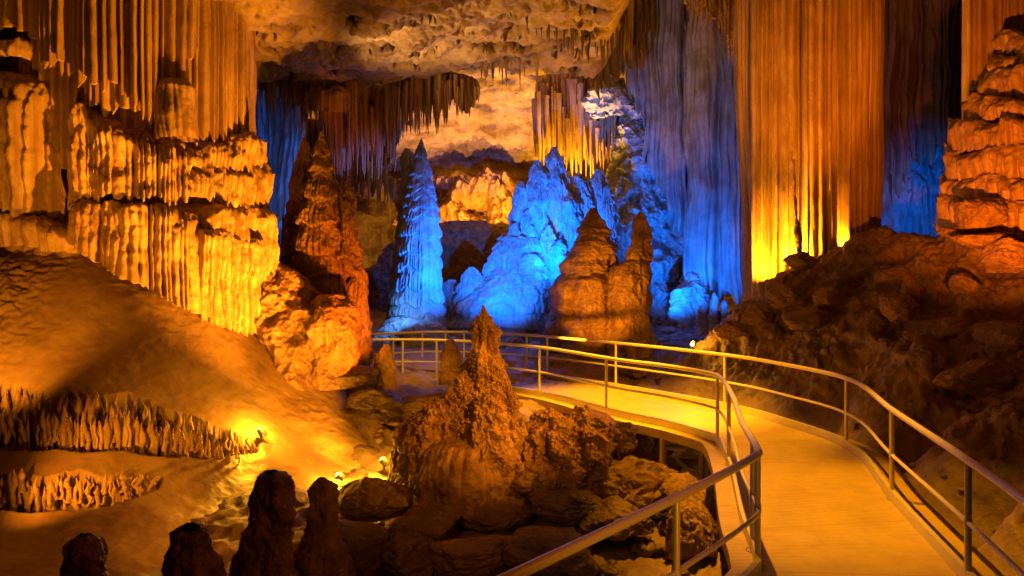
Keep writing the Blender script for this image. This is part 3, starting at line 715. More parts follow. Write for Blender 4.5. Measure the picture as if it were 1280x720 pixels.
# boulders on the right slope
for (px, py, Yd, s, sd, lab, mt) in [
    (1220, 268, 12.2, (.42, .4, .3), 1, 'blocky orange boulder under the stacked shelves', 'crust'),
    (1198, 292, 12.4, (.28, .3, .16), 2, 'small flat orange boulder at the left of the blocky one', 'crust'),
    (1240, 300, 11.8, (.6, .5, .16), 3, 'wide flat orange slab below the stacked shelves', 'crust'),
    (1262, 320, 11.2, (.36, .4, .27), 4, 'round knobbly orange boulder at the right edge', 'crust'),
    (1205, 355, 11.9, (.24, .3, .17), 5, 'small brown boulder in the shadow under the round one', 'rock'),
    (1120, 385, 12.7, (.34, .3, .24), 6, 'hooked pale boulder half way up the dark slope', 'crust'),
    (1118, 345, 13.2, (.30, .3, .14), 7, 'crusted crescent of rock above the hooked boulder', 'crust'),
    (1138, 365, 12.9, (.14, .2, .33), 8, 'upright crusted rib right of the hooked boulder', 'crust'),
    (1060, 345, 14.6, (.42, .3, .12), 9, 'flat topped slab near the top of the dark slope', 'rock'),
    (1035, 372, 14.4, (.40, .3, .22), 10, 'squarish brown boulder below the flat topped slab', 'rock'),
    (985, 372, 15.2, (.42, .3, .26), 11, 'ragged boulder on the ridge under the glowing column', 'rock'),
    (948, 398, 15.6, (.4, .3, .22), 12, 'ragged lower boulder on the ridge left of the glowing column', 'rock'),
    (916, 416, 15.9, (.40, .35, .2), 13, 'lit orange boulder at the lowest tip of the ridge', 'crust'),
    (1010, 400, 14.2, (.5, .4, .2), 14, 'long low boulder across the middle of the dark slope', 'rock'),
    (1180, 420, 11.6, (.55, .4, .3), 15, 'large dark boulder low on the right slope', 'rock'),
    (1225, 470, 10.2, (.6, .4, .25), 16, 'broad dark boulder behind the right hand railing', 'rock'),
    (1270, 430, 10.6, (.5, .5, .35), 17, 'big shaded boulder at the right edge of the picture', 'rock'),
    (1000, 325, 16.0, (.45, .3, .2), 18, 'black boulder silhouetted against the base of the glowing column', 'rock'),
]:
    boulder(px, py, Yd, s, 200+sd, lab, M[mt])
# boulders in the foreground hollow
for (px, py, Yd, s, sd, lab, mt) in [
    (520, 600, 9.6, (.36, .4, .22), 1, 'rounded brown boulder just right of the glowing floor lamps', 'hollow'),
    (470, 622, 8.6, (.42, .4, .28), 2, 'sloping brown boulder behind the dark foreground stalagmites', 'hollow'),
    (535, 655, 8.2, (.42, .35, .22), 3, 'squared brown block below the centre stalagmite foot', 'hollow'),
    (440, 690, 7.4, (.4, .35, .3), 4, 'dark boulder right beside the small pointed stalagmite', 'hollow'),
    (610, 640, 8.6, (.5, .4, .24), 5, 'flat dark boulder under the centre stalagmite', 'hollow'),
    (590, 700, 7.6, (.6, .4, .3), 6, 'big dark boulder at the bottom centre edge', 'hollow'),
    (690, 690, 7.6, (.5, .4, .3), 7, 'dark boulder near the handrail at the bottom', 'hollow'),
    (720, 630, 8.6, (.5, .4, .2), 8, 'low dark slab in the middle of the hollow', 'hollow'),
    (800, 612, 9.3, (.56, .4, .42), 9, 'smooth orange lit boulder below the walkway bend', 'crust'),
    (770, 650, 8.2, (.4, .35, .22), 10, 'brown boulder below the smooth orange one', 'hollow'),
    (855, 635, 8.9, (.32, .3, .45), 11, 'crumbly small boulder tucked by the walkway edge', 'crust'),
    (870, 668, 7.9, (.3, .3, .42), 12, 'crumbly boulder behind the corner post', 'crust'),
    (500, 700, 7.5, (.42, .35, .25), 13, 'dim rounded boulder left of the bottom centre one', 'hollow'),
    (655, 600, 9.0, (.3, .3, .2), 14, 'small dark boulder at the right foot of the centre stalagmite', 'hollow'),
    (470, 500, 13.2, (.5, .4, .22), 15, 'shaded boulder under the small yellow stalagmite', 'hollow'),
    (430, 470, 13.6, (.6, .4, .25), 16, 'shaded low boulder at the foot of the stepped tower', 'hollow'),
    (700, 456, 18.6, (.5, .4, .3), 17, 'orange boulder seen between the railings', 'crust'),
    (790, 462, 17.4, (.45, .4, .22), 18, 'small orange boulder at the foot of the narrow layered stalagmite', 'crust'),
    (530, 505, 13.6, (.5, .4, .2), 19, 'shaded flat boulder left of the centre stalagmite', 'hollow'),
]:
    boulder(px, py, Yd, s, 300+sd, lab, M[mt])

# rubble: small stones, uncountable
def rubble(name, n, region, fz, smin, smax, seed, label, mat):
    rs = np.random.RandomState(seed); Vs, Fs = [], []; base = 0
    V0, F0 = ICO[3]
    for i in range(n):
        x = rs.uniform(region[0], region[1]); y = rs.uniform(region[2], region[3]); z = float(fz(np.array([x]), np.array([y]))[0])
        s = smin+(smax-smin)*rs.rand()**2.5
        P = V0*(1+.35*pn(V0[:, 0]*1.4+i, V0[:, 1]*1.4, V0[:, 2]*1.4+i*.3)[:, None]+.15*pn(V0[:, 0]*4+i, V0[:, 1]*4, V0[:, 2]*4)[:, None])
        P = P*np.array([s*rs.uniform(.7, 1.4), s*rs.uniform(.7, 1.4), s*rs.uniform(.4, .9)])+np.array([x, y, z+s*.1])
        Vs.append(P); Fs.append(F0+base); base += len(V0)
    return tag(link_mesh(name, np.vstack(Vs), np.vstack(Fs), mat), label, 'rubble', kind='stuff')
rubble('rubble', 500, (-2.5, 3.4, 6.5, 15), fg, .04, .15, 1, 'loose broken stones filling the hollow', M['hollow'])
rubble('rubble', 200, (4.9, 11, 5, 17), fr, .03, .08, 2, 'loose broken stones over the right slope', M['rock'])
rubble('rubble', 300, (-3, 10, 20, 30), fg, .08, .3, 3, 'loose broken stones on the far floor', M['pale'])

# ================================================================== BACK CURTAINS
def curtain(name, top, bot, label, mat, seed, **k):
    b = bot[len(bot)//2]; loc = at(top[len(top)//2][0], b[1], top[len(top)//2][2])
    k.setdefault('wob', .22)
    o = drape(name, top, bot, mat, None, loc=loc, seed=seed, **k)
    return tag(o, label, 'drapery')
# left behind: bluish grey curtain
curtain('stone_drapery', [(306, 90, 22.5), (340, 88, 22.5), (380, 88, 22)], [(306, 340), (340, 330), (380, 300)], 'dim blue grey drapery beside the fluted column', M['pale'], 401, w=.2, amp=.11, rag=1.6, nv=90, bulge=.1, extra=.2, taper=.2)
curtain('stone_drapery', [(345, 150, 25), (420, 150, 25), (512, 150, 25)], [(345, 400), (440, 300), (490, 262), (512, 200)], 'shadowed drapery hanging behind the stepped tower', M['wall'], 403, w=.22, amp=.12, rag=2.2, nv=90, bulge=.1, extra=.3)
# right, the tall blue wall of curtains
curtain('stone_drapery', [(852, -160, 25), (880, -160, 24.5), (940, -160, 24)], [(852, 400), (880, 395), (940, 392)], 'tall deep blue drapery next to the glowing column', M['pale'], 405, w=.22, amp=.10, rag=.8, nv=140, bulge=.1, extra=.35, taper=.2, capfrac=.05)
curtain('stone_drapery', [(780, -160, 26), (820, -160, 25.6), (856, -160, 25.2)], [(780, 130), (820, 250), (856, 330)], 'long grey violet drapery sweeping down to the blue wall', M['pale'], 407, w=.22, amp=.12, rag=1.6, nv=140, bulge=.1, extra=.3, taper=.2, capfrac=.05)
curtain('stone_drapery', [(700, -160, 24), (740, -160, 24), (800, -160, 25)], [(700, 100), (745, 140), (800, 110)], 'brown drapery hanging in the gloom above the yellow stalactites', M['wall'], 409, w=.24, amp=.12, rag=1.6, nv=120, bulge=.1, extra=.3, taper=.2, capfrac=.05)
curtain('stone_drapery', [(786, 120, 28), (830, 150, 28), (870, 190, 28), (940, 200, 28)], [(786, 260), (830, 300), (870, 400), (940, 400)], 'crumpled blue drapery low in the far wall', M['pale'], 411, w=.2, amp=.12, rag=1.2, nv=120, bulge=.4, caph=.8, nz=(.3, .9), extra=.2, capfrac=.25)
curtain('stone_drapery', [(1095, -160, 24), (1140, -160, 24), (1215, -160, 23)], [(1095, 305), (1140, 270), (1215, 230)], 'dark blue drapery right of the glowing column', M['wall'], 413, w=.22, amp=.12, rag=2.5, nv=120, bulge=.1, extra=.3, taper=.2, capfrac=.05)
curtain('stone_drapery', [(1095, 170, 26), (1140, 180, 26), (1215, 180, 25)], [(1095, 320), (1140, 320), (1215, 320)], 'crusted blue wall low between column and stacked shelves', M['pale'], 415, w=.2, amp=.1, rag=.3, nv=120, bulge=.5, caph=1.2, nz=(.4, 1.2), extra=.2, capfrac=.4)
# rocky blue outcrops
for i, (Yd, rows, lab) in enumerate([
    (26.5, [(108, 742, 790), (120, 736, 800), (140, 734, 802), (150, 750, 796)], 'pale blue white crusted knob under the roof edge'),
    (27.2, [(150, 780, 806), (175, 770, 830), (230, 764, 850), (300, 770, 858), (400, 790, 860), (430, 790, 860)], 'rugged blue black rock pier behind the narrow layered stalagmite'),
    (26.2, [(222, 778, 786), (240, 770, 796), (300, 765, 815), (360, 800, 835), (430, 800, 840)], 'blue white encrusted ridge right of the fused stalagmites'),
    (24.6, [(340, 862, 868), (360, 850, 880), (400, 838, 900), (430, 830, 910)], 'low blue rubble mound beneath the tall blue drapery'),
    (24.0, [(296, 1150, 1180), (304, 1120, 1200), (320, 1100, 1215), (350, 1100, 1220)], 'dark blue boulder pile between the column and stacked shelves'),
]):
    thing_lathe('rock_outcrop', Yd, rows, M['pale'] if i != 4 else M['rock'], lab, 'rock', nt=240, nz=320, ridged=.45, ridged_f=1.6, stretch=1.2, noise=((1.1, 1.3, .5), (4, 4, .1)), lump=.35, seed=421+i)
for i, (px, y0, y1, w_, lab) in enumerate([(877, 372, 400, 8, 'tiny dark stalagmite on the blue mound, leftmost'), (893, 366, 402, 10, 'thicker tiny stalagmite lit pale orange on the blue mound'), (905, 376, 402, 8, 'tiny stalagmite nearest the column base on the blue mound')]):
    thing_lathe('stalagmite', 23.2, [(y0, px-1, px+1), (y0+6, px-w_*.35, px+w_*.35), (y1, px-w_*.6, px+w_*.6), (y1+20, px-w_, px+w_)], M['pale'], lab, 'stalagmite', nt=60, nz=80, ridged=.12, ridged_f=3, seed=441+i)

# far chamber rock shelf (orange, behind the blue cluster)
curtain('rock_shelf', [(500, 222, 37), (560, 226, 36), (640, 224, 36), (720, 226, 37)], [(500, 300), (560, 296), (640, 298), (720, 300)], 'orange rock shelf glowing in the far chamber', M['crust'], 451,
        w=.9, amp=.25, bulge=1.6, caph=1.6, rag=.8, nv=160, nz=(1.1, .7), extra=.6, capfrac=.6, du=.03)
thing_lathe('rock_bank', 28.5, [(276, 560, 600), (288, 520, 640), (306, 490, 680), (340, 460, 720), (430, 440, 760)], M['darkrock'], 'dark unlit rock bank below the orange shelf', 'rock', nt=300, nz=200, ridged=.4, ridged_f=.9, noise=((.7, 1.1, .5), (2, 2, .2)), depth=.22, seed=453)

# ================================================================== STALACTITES
def stal_mesh(seed):
    rs = np.random.RandomState(seed); nt, nz = 14, 26
    t = np.linspace(0, 2*math.pi, nt, endpoint=False); v = np.linspace(0, 1, nz)
    T, Vv = np.meshgrid(t, v, indexing='ij')
    r = (1-Vv)**.75*(1+.18*pn(np.cos(T)+seed, np.sin(T), Vv*6)+.12*pn(np.cos(T)*2, np.sin(T)*2+seed, Vv*14))+.02*(1-Vv)
    bx, by = rs.uniform(-.5, .5, 2)
    P = np.stack([r*np.cos(T)+bx*Vv**2, r*np.sin(T)+by*Vv**2, -Vv], -1).reshape(-1, 3)
    me = bpy.data.meshes.new('stalactite'); me.from_pydata(P.tolist(), [], grid_faces(nt, nz, True).tolist())
    for p in me.polygons: p.use_smooth = True
    return me
STAL = [stal_mesh(i) for i in range(7)]
def drip_mesh(seed):
    rs = np.random.RandomState(seed); nt, nz = 12, 30
    t = np.linspace(0, 2*math.pi, nt, endpoint=False); v = np.linspace(0, 1, nz)
    T, Vv = np.meshgrid(t, v, indexing='ij')
    r = np.clip(Vv/.3, 0, 1)**.8*smooth((1-Vv)/.05)*(.5+.22*np.exp(-((Vv-.3)/.2)**2)+rs.uniform(.1, .5)*np.exp(-((Vv-.95)/.08)**2))*(1+.3*pn(np.cos(T)+seed, np.sin(T), Vv*7))
    bx = 1.1*pn(Vv*2.2, seed, 1)+.35*pn(Vv*6, seed, 4); by = .8*pn(Vv*2.2, seed, 7)
    P = np.stack([r*np.cos(T)+bx, r*np.sin(T)+by, -Vv], -1).reshape(-1, 3)
    me = bpy.data.meshes.new('drip'+chr(97+seed)); me.from_pydata(P.tolist(), [], grid_faces(nt, nz, True).tolist())
    for p in me.polygons: p.use_smooth = True
    return me
DRIP = [drip_mesh(i) for i in range(9)]
def stalactites(root, pts, mat, seed=0, kinds=None):
    rs = random.Random(seed)
    loc = root.location
    for (x, y, z, L, r) in pts:
        src = rs.choice(kinds or STAL)
        key = src.name+mat.name
        me = bpy.data.meshes.get(key)
        if me is None:
            me = src.copy(); me.name = key; me.materials.append(mat)
        o = bpy.data.objects.new('stalactite', me); COL.objects.link(o)
        o.parent = root; o.location = (x-loc[0], y-loc[1], z-loc[2]); o.scale = (r, r, L); o.rotation_euler[2] = rs.random()*6.28

def hang(label, spans, n, mat, seed, curt=True, rr=(.035, .085), group=None, w=.13):
    """spans: [(px, py_top, py_bottom, Y)] gives the outline of a hanging cluster"""
    S = np.array(spans, float); rs = random.Random(seed)
    root = empty('stalactite_cluster', at(S[:, 0].mean(), S[:, 1].min(), S[:, 3].mean()), label, 'stalactites', group)
    if curt:
        drape('curtain', [(a, b-14, d) for a, b, c, d in spans], [(a, b+(c-b)*.9) for a, b, c, d in spans], mat, root, w=w, amp=w*.55, rag=float(np.mean(S[:, 2]-S[:, 1]))/F*float(S[:, 3].mean())*.5,
              nv=70, bulge=.15, caph=.2, taper=.6, seed=seed, sharp=.9, extra=.3, nz=(.08, 1.5), capfrac=.1, back=.6)
    pts = []
    for i in range(n):
        px = rs.uniform(S[0, 0], S[-1, 0]); t = np.interp(px, S[:, 0], S[:, 1]); b = np.interp(px, S[:, 0], S[:, 2]); d = np.interp(px, S[:, 0], S[:, 3])+rs.uniform(-.7, .3)
        y0 = t+(b-t)*rs.uniform(-.1, .45); y1 = y0+(b-y0)*rs.uniform(.45, 1.05)
        x, y, z = at(px, y0, d); L = (y1-y0)/F*d
        if L < .15: continue
        pts.append((x, y, z+.15, L+.15, rs.uniform(*rr)*(.7+.3*min(L, 2))))
    stalactites(root, pts, mat, seed)
    return root
hang('curtain of brown stalactites hanging above the stepped tower', [(322, 92, 150, 21), (360, 92, 150, 21), (385, 95, 175, 20.5), (420, 85, 150, 20.5), (445, 78, 190, 20.5)], 98, M['calcite'], 501)
hang('longest brown stalactite curtain, reaching down left of the blue stalagmite', [(400, 120, 215, 21.6), (430, 120, 225, 21.6), (455, 120, 228, 21.6), (485, 120, 222, 21.6), (500, 120, 190, 21.6)], 98, M['calcite'], 503)
hang('brown stalactites ending just above the tip of the blue stalagmite', [(480, 82, 180, 20.6), (510, 84, 172, 20.6), (545, 92, 168, 20.6), (560, 104, 160, 20.8)], 96, M['calcite'], 505)
hang('short thinning stalactites at the right end of the brown curtain', [(556, 100, 140, 20.6), (582, 108, 158, 20.6), (600, 116, 128, 20.8)], 24, M['calcite'], 507)
hang('bright yellow lit stalactite cluster over the blue stalagmites', [(668, 120, 200, 27.6), (676, 110, 222, 27.4), (700, 105, 212, 27.2), (722, 105, 230, 27), (745, 105, 244, 27), (762, 110, 220, 27.2), (780, 110, 190, 27.6)], 98, M['calcite'], 509, rr=(.05, .13), w=.17)
hang('small yellow brown stalactites left of the bright cluster by the roof edge', [(600, 60, 100, 20.4), (650, 60, 112, 20.4), (690, 40, 120, 20.6)], 24, M['ceiling'], 511, curt=False)
hang('dark brown stalactites in the upper gloom right of the pale roof', [(690, -40, 70, 21.5), (730, -40, 110, 22), (770, -40, 90, 22.5), (820, -60, 120, 23)], 70, M['wall'], 513)
hang('short dark stalactites studding the right end of the pitted roof', [(655, 0, 40, 16.6), (700, 0, 62, 17.4), (750, -10, 92, 18.4), (790, -30, 80, 19)], 80, M['wall'], 519, curt=False, rr=(.04, .09))
hang('ragged orange stalactite bunch hanging at the top beside the glowing column', [(860, -60, 16, 17.4), (878, -60, 34, 17.2), (896, -60, 62, 17), (916, -60, 78, 17)], 40, M['crust'], 515, rr=(.04, .09))
hang('thin bluish stalactites in the recess left of the longest brown curtain', [(455, 200, 262, 24), (475, 200, 268, 24), (495, 205, 262, 24)], 16, M['pale'], 517, curt=False)
curtain('hanging_block', [(388, 116, 19.8), (400, 112, 19.6), (420, 111, 19.6), (438, 116, 19.8)], [(388, 146), (412, 150), (438, 147)], 'squared orange fringed block hanging amid the brown stalactites', M['calcite'], 461, w=.11, amp=.05, bulge=.35, caph=.3, rag=.2, nv=60, capfrac=.5, nz=(.12, 2), wob=.03)

# drips under the mound's lips
def band_drips(root, pxs, tp, bt, n, seed, rr, lift=.0, mat=None, x0=-40, x1=320, over=.06):
    rs = random.Random(seed); pts = []
    for i in range(n):
        px = x0+(x1-x0)*((i+rs.uniform(.1, .9))/n)
        a = np.interp(px, pxs, tp); b = np.interp(px, pxs, bt)
        yd = mound_hit(px, a-4)-lift-rs.uniform(0, .10)
        x, y, z = at(px, a-rs.uniform(-10, 12), yd); L = (b-a+4)/F*yd*rs.uniform(.55, 1.15)
        if L < .06: continue
        pts.append((x, y, z+over, L+over, rs.uniform(*rr)*(.6+.6*min(1, L/.6))))
    stalactites(root, pts, mat or M['calcite'], seed, DRIP)
fr1 = empty('flowstone_shelf', at(150, 560, 9.4), 'upper comb of small stalactites under the long lip across the lit mound', 'rock formation')
a, b, c = CARVE[0]
band_drips(fr1, a, b, c, 98, 1, (.03, .065))
fr1b = empty('flowstone_shelf', at(150, 575, 9.2), 'second row of knobbly drips standing in front of the upper comb on the mound', 'rock formation')
band_drips(fr1b, a, [q+20 for q in b], [q+6 for q in c], 90, 2, (.028, .055), lift=.12, x1=300)
fr2 = empty('flowstone_shelf', at(90, 640, 8.2), 'lower comb of twisted drips under the rounded lip near the mound foot', 'rock formation')
a, b, c = CARVE[1]
band_drips(fr2, a, b, c, 46, 3, (.03, .07), x1=196)

# ================================================================== WALKWAY
inner = [(-4.2, -1.2), (-2.2, 1.1), (-1.05, 2.4), (0, 3.57), (1.10, 4.82), (1.95, 5.85), (2.12, 6.25), (2.32, 7.26), (2.72, 8.9), (3.0, 10.35), (2.95, 10.9), (2.48, 11.75), (1.81, 12.6), (.82, 14.3), (0.0, 15.2), (-.75, 15.8), (-1.7, 16.25), (-3.0, 16.3), (-5.0, 15.9), (-7, 15.5)]
outer = [(-.6, -3.2), (1.2, -.2), (2.3, 2.0), (3.05, 3.6), (3.39, 4.77), (3.68, 5.85), (4.19, 7.94), (4.78, 10.15), (4.52, 11.8), (3.93, 13.3), (2.25, 15.6), (.77, 17.2), (-.82, 18.3), (-2.08, 18.5), (-3.36, 17.9), (-5.3, 17.5), (-7.2, 17.2)]
I = spline(inner, 380); O = spline(outer, 380)
def resamp(P, n):
    s = np.concatenate([[0], np.cumsum(np.hypot(*np.diff(P, axis=0).T))]); q = np.linspace(0, s[-1], n)
    return np.stack([np.interp(q, s, P[:, 0]), np.interp(q, s, P[:, 1])], 1)
def offset(P, d):
    T = np.gradient(P, axis=0); T /= np.linalg.norm(T, axis=1)[:, None]
    return P+np.stack([T[:, 1], -T[:, 0]], 1)*d
# match parameters by key points so the strip does not twist
ki = [0, 1, 3, 5, 7, 9, 11, 13, 15, 17, 19]; ko = [0, 1, 3, 5, 6, 7, 9, 11, 13, 14, 16]
def piece(P, ctrl, keys, per=26):
    out = []
    idx = [int(np.argmin(np.hypot(P[:, 0]-ctrl[k][0], P[:, 1]-ctrl[k][1]))) for k in keys]
    for a, b in zip(idx[:-1], idx[1:]): out.append(resamp(P[a:b+1], per+1)[:-1])
    out.append(P[idx[-1]][None]); return np.vstack(out)
DI = piece(offset(I, -.22), [tuple(offset(I, -.22)[np.argmin(np.hypot(I[:, 0]-c[0], I[:, 1]-c[1]))]) for c in inner], ki)
DO = piece(offset(O, .36), [tuple(offset(O, .36)[np.argmin(np.hypot(O[:, 0]-c[0], O[:, 1]-c[1]))]) for c in outer], ko)
n = len(DI); V = []
for i in range(n):
    for k in range(9):
        p = DI[i]*(1-k/8)+DO[i]*(k/8); V.append((p[0], p[1], 0))
Fc = grid_faces(n, 9).tolist()
b0 = len(V)
for i in range(n): V.append((DI[i][0], DI[i][1], -.14)); V.append((DO[i][0], DO[i][1], -.14))
for i in range(n-1):
    Fc.append([i*9, (i+1)*9, b0+2*(i+1), b0+2*i]); Fc.append([i*9+8, b0+2*i+1, b0+2*(i+1)+1, (i+1)*9+8]); Fc.append([b0+2*i, b0+2*i+2, b0+2*i+3, b0+2*i+1])
me = bpy.data.meshes.new('walkway'); me.from_pydata(V, [], Fc); me.materials.append(M['deck'])
uvl = me.uv_layers.new(name='UVMap')
mid = (DI+DO)/2; s = np.concatenate([[0], np.cumsum(np.hypot(*np.diff(mid, axis=0).T))])
for p in me.polygons:
    for li in p.loop_indices:
        vi = me.loops[li].vertex_index
        if vi < b0: uvl.data[li].uv = ((vi % 9)/8*2.0, s[vi//9])
        else: uvl.data[li].uv = (0, s[(vi-b0)//2])
wk = bpy.data.objects.new('walkway', me); COL.objects.link(wk)
tag(wk, 'smooth yellow lit visitor walkway curving through the cave', 'path', kind='structure')

# supports under the deck
def add_tube(name, pts, r, parent, mat=None, n=12):
    V, Fc = tube(pts, r, n); return link_mesh(name, V, Fc, mat or M['steel'], parent)
for i, (x, y) in enumerate([(3.0, 9.2), (2.6, 12.4), (1.4, 14.4), (3.4, 12.9), (1.2, 5.6), (-.9, 17)]):
    V, Fc = tube([(x, y, -1.8), (x, y, -.14)], .06)
    o = link_mesh('support_post', V, Fc, M['steel'], None, (x, y, -1.8)); tag(o, 'steel post holding up the walkway from the dark floor below', 'post', 'posts under the walkway')

def railing(P, post_xy, label, side, base_loc, kerb_side):
    root = empty('railing', base_loc, label, 'railing')
    P3 = [(p[0], p[1], 1.0) for p in P]; add_tube('handrail', P3, .032, root, n=14)
    add_tube('mid_rail', [(p[0], p[1], .5) for p in P], .02, root)
    V, Fc = ribbon_box(offset(P, 0.0), .045, .004, .12); link_mesh('toe_board', V, Fc, M['steel'], root, smooth_=False)
    for (x, y) in post_xy:
        k = int(np.argmin(np.hypot(P[:, 0]-x, P[:, 1]-y))); x, y = P[k]
        add_tube('post', [(x, y, .0), (x, y, .985)], .026, root)
        V, Fc = tube([(x, y, .001), (x, y, .012), (x, y, .013)], .062, 16); link_mesh('base_plate', V, Fc, M['steel'], root)
        V, Fc = tube([(x, y, .47), (x, y, .53)], .031, 14); link_mesh('rail_clamp', V, Fc, M['steel'], root)
    return root
def pxpost(P, px):
    sl = (px-640)/F; d = np.abs(P[:, 0]/np.maximum(P[:, 1], .1)-sl)
    return d
def post_from(P, px, ymin, ymax):
    d = pxpost(P, px)+np.where((P[:, 1] < ymin) | (P[:, 1] > ymax), 9, 0); k = int(np.argmin(d)); return tuple(P[k])
ip = [(-2.2, 1.1), (1.10, 4.82), (2.1, 6.15), (2.18, 6.5), post_from(I, 897, 9, 10.6), post_from(I, 911, 8, 10.2), post_from(I, 757, 12, 14), post_from(I, 674, 14, 16), post_from(I, 600, 15, 17), post_from(I, 569, 15, 17), post_from(I, 545, 15, 17), post_from(I, 505, 15, 17), (-3.6, 16.2)]
op = [(1.2, -.2), (3.05, 3.6)]+[post_from(O, p, a, b) for p, a, b in [(1210, 5, 7), (1115, 7, 9), (1058, 9, 11), (905, 12.5, 14.5), (770, 14, 17), (683, 16, 19), (660, 16, 19), (581, 17, 19), (556, 17, 19), (529, 17, 19), (490, 17, 19), (452, 16, 19)]]
railing(I, ip, 'inner steel railing bending sharply in the foreground', -1, (2.0, 6.2, 0), 1)
railing(O, op, 'outer steel railing along the dark rock slope side', 1, (4.2, 8, 0), -1)

# ================================================================== LAMPS AND ADDED FILL LIGHTS
def light(kind, loc, energy, col, target=None, size=60, blend=.6, rad=.06, name='lamp_or_fill', parent=None):
    d = bpy.data.lights.new(name, kind); d.energy = energy; d.color = col; d.shadow_soft_size = rad
    if kind == 'SPOT': d.spot_size = math.radians(size); d.spot_blend = blend
    o = bpy.data.objects.new(name, d); COL.objects.link(o); o.location = loc
    if target is not None:
        import mathutils
        v = mathutils.Vector(target)-mathutils.Vector(loc); o.rotation_euler = v.to_track_quat('-Z', 'Y').to_euler()
    return o
def floor_lamp(loc, aim, label):
    """small round floodlight: housing, bracket and glowing lens"""
    import mathutils
    root = empty('floor_lamp', loc, label, 'lamp', 'floor lamps')
    d = mathutils.Vector(aim)-mathutils.Vector(loc); d.normalize(); L = np.array(loc, float); D = np.array(d)
    c = L+np.array([0, 0, .09])
    V, Fc = tube([c-D*.08, c-D*.05, c+D*.04], .06, 16); link_mesh('housing', V, Fc, M['housing'], root)
    V, Fc = tube([c+D*.035, c+D*.045], .05, 16); V2, F2 = boulder_geo((c+D*.04), (.034, .034, .034), 1, 3, 0.0, 0)
    link_mesh('lens', V2, F2, M['lens'], root)
    V, Fc = tube([L-np.array([0, 0, .05]), L+np.array([0, 0, .06])], .015, 8); link_mesh('bracket', V, Fc, M['housing'], root)
    return root

W = (1.0, .31, .012); O2 = (1.0, .19, .006); Yl = (1.0, .40, .015); BL = (.0, .165, 1.0); NW = (1.0, .46, .11)
L1 = at(327, 547, 11.0); L2 = at(425, 604, 10.5); L3 = at(480, 584, 11.3); L5 = at(866, 435, 16.2)
floor_lamp(L1, at(250, 400, 12), 'glowing lamp at the right end of the fringed lip')
floor_lamp(L2, at(300, 500, 11), 'glowing lamp behind the small pointed dark stalagmite')
floor_lamp(L3, at(380, 480, 12), 'glowing lamp beside the stub left of the centre stalagmite')
floor_lamp(L5, at(820, 480, 13), 'bright lamp behind the far bend of the outer railing')

def up(p, h=.18): return (p[0], p[1], p[2]+h)
# left column and mound
light('POINT', up(L1, .2), 110, Yl)
light('POINT', up(L2, .2), 75, Yl)
light('POINT', up(L3, .2), 75, Yl)
light('SPOT', at(440, 572, 10.9), 5800, W, (-6.2, 13.2, 5.0), 56, .8)
light('SPOT', at(455, 585, 11.0), 950, W, at(350, 455, 13), 60, 1)
light('SPOT', (-1.0, 2.0, 4.2), 70, W, (.3, 8.2, -.6), 46, 1)  # added fill to lift the hollow, no lamp stands here
light('SPOT', (-1.2, 12.5, .5), 70, Yl, (-2.45, 14, .75), 40, 1)
light('SPOT', at(345, 660, 6.9), 150, W, at(120, 560, 9.3), 75, .9)  # soft fill added to brighten the drip combs and lower mound
light('SPOT', at(-60, 500, 8.0), 650, W, at(10, 330, 11.5), 80, .8)
# orange tower
light('SPOT', at(500, 480, 11.8), 1100, O2, at(400, 350, 15), 50)
# centre stalagmite and rocks
light('SPOT', at(430, 500, 4.5), 90, W, at(600, 540, 9.5), 60, 1)
light('SPOT', (3.0, 3.0, 2.6), 120, O2, (-1.7, 6.2, 0), 60, 1)  # unseen fill put in to bring out the dark stalagmites' knobs
light('SPOT', at(-90, 640, 6.8), 500, W, at(110, 590, 9.0), 44, 1)
light('SPOT', (4.2, 8.6, 3.0), 1500, W, (.1, 9.5, .8), 34, 1)
light('SPOT', (2.4, 4.8, 2.9), 1800, W, (-.35, 9.4, .9), 30, 1)
light('SPOT', (1.9, 2.2, .35), 90, Yl, (.9, 5, 1.0), 80, 1)
light('SPOT', (.6, 3.8, 6.5), 50, (.6, .72, 1), (1.6, 5.6, 1), 50, 1)
# walkway
light('SPOT', (2.0, 9.0, 8.0), 12000, (1, .37, .006), (3.1, 8.0, 0), 38, .9)
light('SPOT', (3.4, 11.0, 7.0), 3500, (1, .38, .006), (3.7, 11.6, 0), 34, .9)  # extra fill added to even out the dim bend of the deck
light('POINT', up(L5, .15), 60, Yl)
light('SPOT', (1.8, 12.5, 6.5), 9500, (1, .39, .008), (2.2, 13.6, 0), 50, .7)
light('SPOT', (-2.0, 14.6, 3.6), 700, Yl, (-1.9, 17.0, .1), 60, .9)
# orange pair
light('SPOT', at(700, 440, 15.5), 1300, W, at(757, 362, 19.5), 42)
# glowing column
light('SPOT', at(948, 362, 16.9), 1500, (1, .34, .010), at(955, 100, 17.8), 130, .9)
light('SPOT', at(995, 334, 16.8), 1700, (1, .34, .010), at(1000, 90, 17.6), 130, .9)
light('SPOT', at(1055, 312, 16.8), 1700, (1, .34, .010), at(1055, 80, 17.8), 130, .9)
light('SPOT', (4.0, 8.5, 1.0), 4600, (1, .24, .008), at(1012, 100, 17), 25, .8)
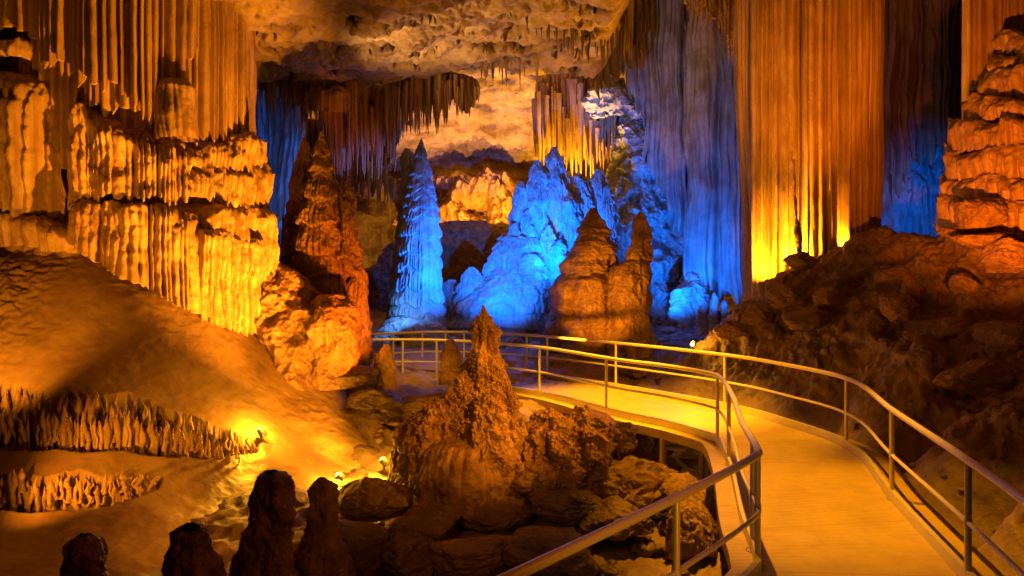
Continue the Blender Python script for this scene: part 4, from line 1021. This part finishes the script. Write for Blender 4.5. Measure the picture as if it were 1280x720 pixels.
# right shelves and slope
light('SPOT', (5.2, 8.2, 2.2), 2300, O2, at(1240, 190, 13), 55, .9)
light('SPOT', (3.2, 6.0, 3.5), 70, O2, at(1100, 400, 13), 80, 1)
# roof
light('SPOT', (-4.1, 16.2, 5.0), 1100, NW, (-.3, 17.0, 8.2), 96, .9)
# far chamber
light('POINT', at(585, 318, 30.5), 2500, (1, .41, .03))
light('POINT', at(655, 322, 32), 2400, (1, .41, .03))
light('SPOT', at(712, 262, 26), 3000, Yl, at(715, 150, 27.0), 84, .8)
# blue
light('SPOT', at(600, 385, 18.4), 4300, BL, at(640, 315, 24), 60, .9)
light('SPOT', at(690, 360, 20.6), 3200, BL, at(705, 275, 24.5), 66, .9)
light('SPOT', at(625, 385, 18.4), 4000, BL, at(527, 312, 21.5), 62, .9)
light('SPOT', at(840, 400, 22.5), 1200, BL, at(850, 260, 27), 90, .9)
light('SPOT', at(900, 400, 21.5), 700, BL, at(900, 260, 25), 90, .9)
light('SPOT', at(1150, 285, 20), 1100, BL, at(1155, 240, 25), 60, .9)
light('SPOT', at(350, 330, 19), 200, (.08, .25, 1), at(340, 200, 22.5), 60, .9)
light('SPOT', at(500, 375, 19.5), 150, (.10, .35, 1), at(500, 425, 21.5), 90, .9)

# ================================================================== WORLD, CAMERA
wd = bpy.data.worlds.new('World'); SC.world = wd; wd.use_nodes = True
bg = wd.node_tree.nodes['Background']; bg.inputs[0].default_value = (.9, .5, .25, 1); bg.inputs[1].default_value = .01
cam = bpy.data.cameras.new('Camera'); co = bpy.data.objects.new('Camera', cam); COL.objects.link(co)
co.location = (0, 0, HC); co.rotation_euler = (math.radians(90), 0, 0)
cam.sensor_width = 36; cam.lens = F/1280*36; cam.shift_y = -(360-YH)/1280; cam.clip_end = 200; cam.clip_start = .05
SC.camera = co
SC.view_settings.view_transform = 'Standard'; SC.view_settings.look = 'None'
SC.view_settings.exposure = 0; SC.view_settings.gamma = 1
SC.cycles.use_denoising = True
SC.cycles.max_bounces = 5; SC.cycles.diffuse_bounces = 3; SC.cycles.glossy_bounces = 2
SC.cycles.sample_clamp_indirect = 4
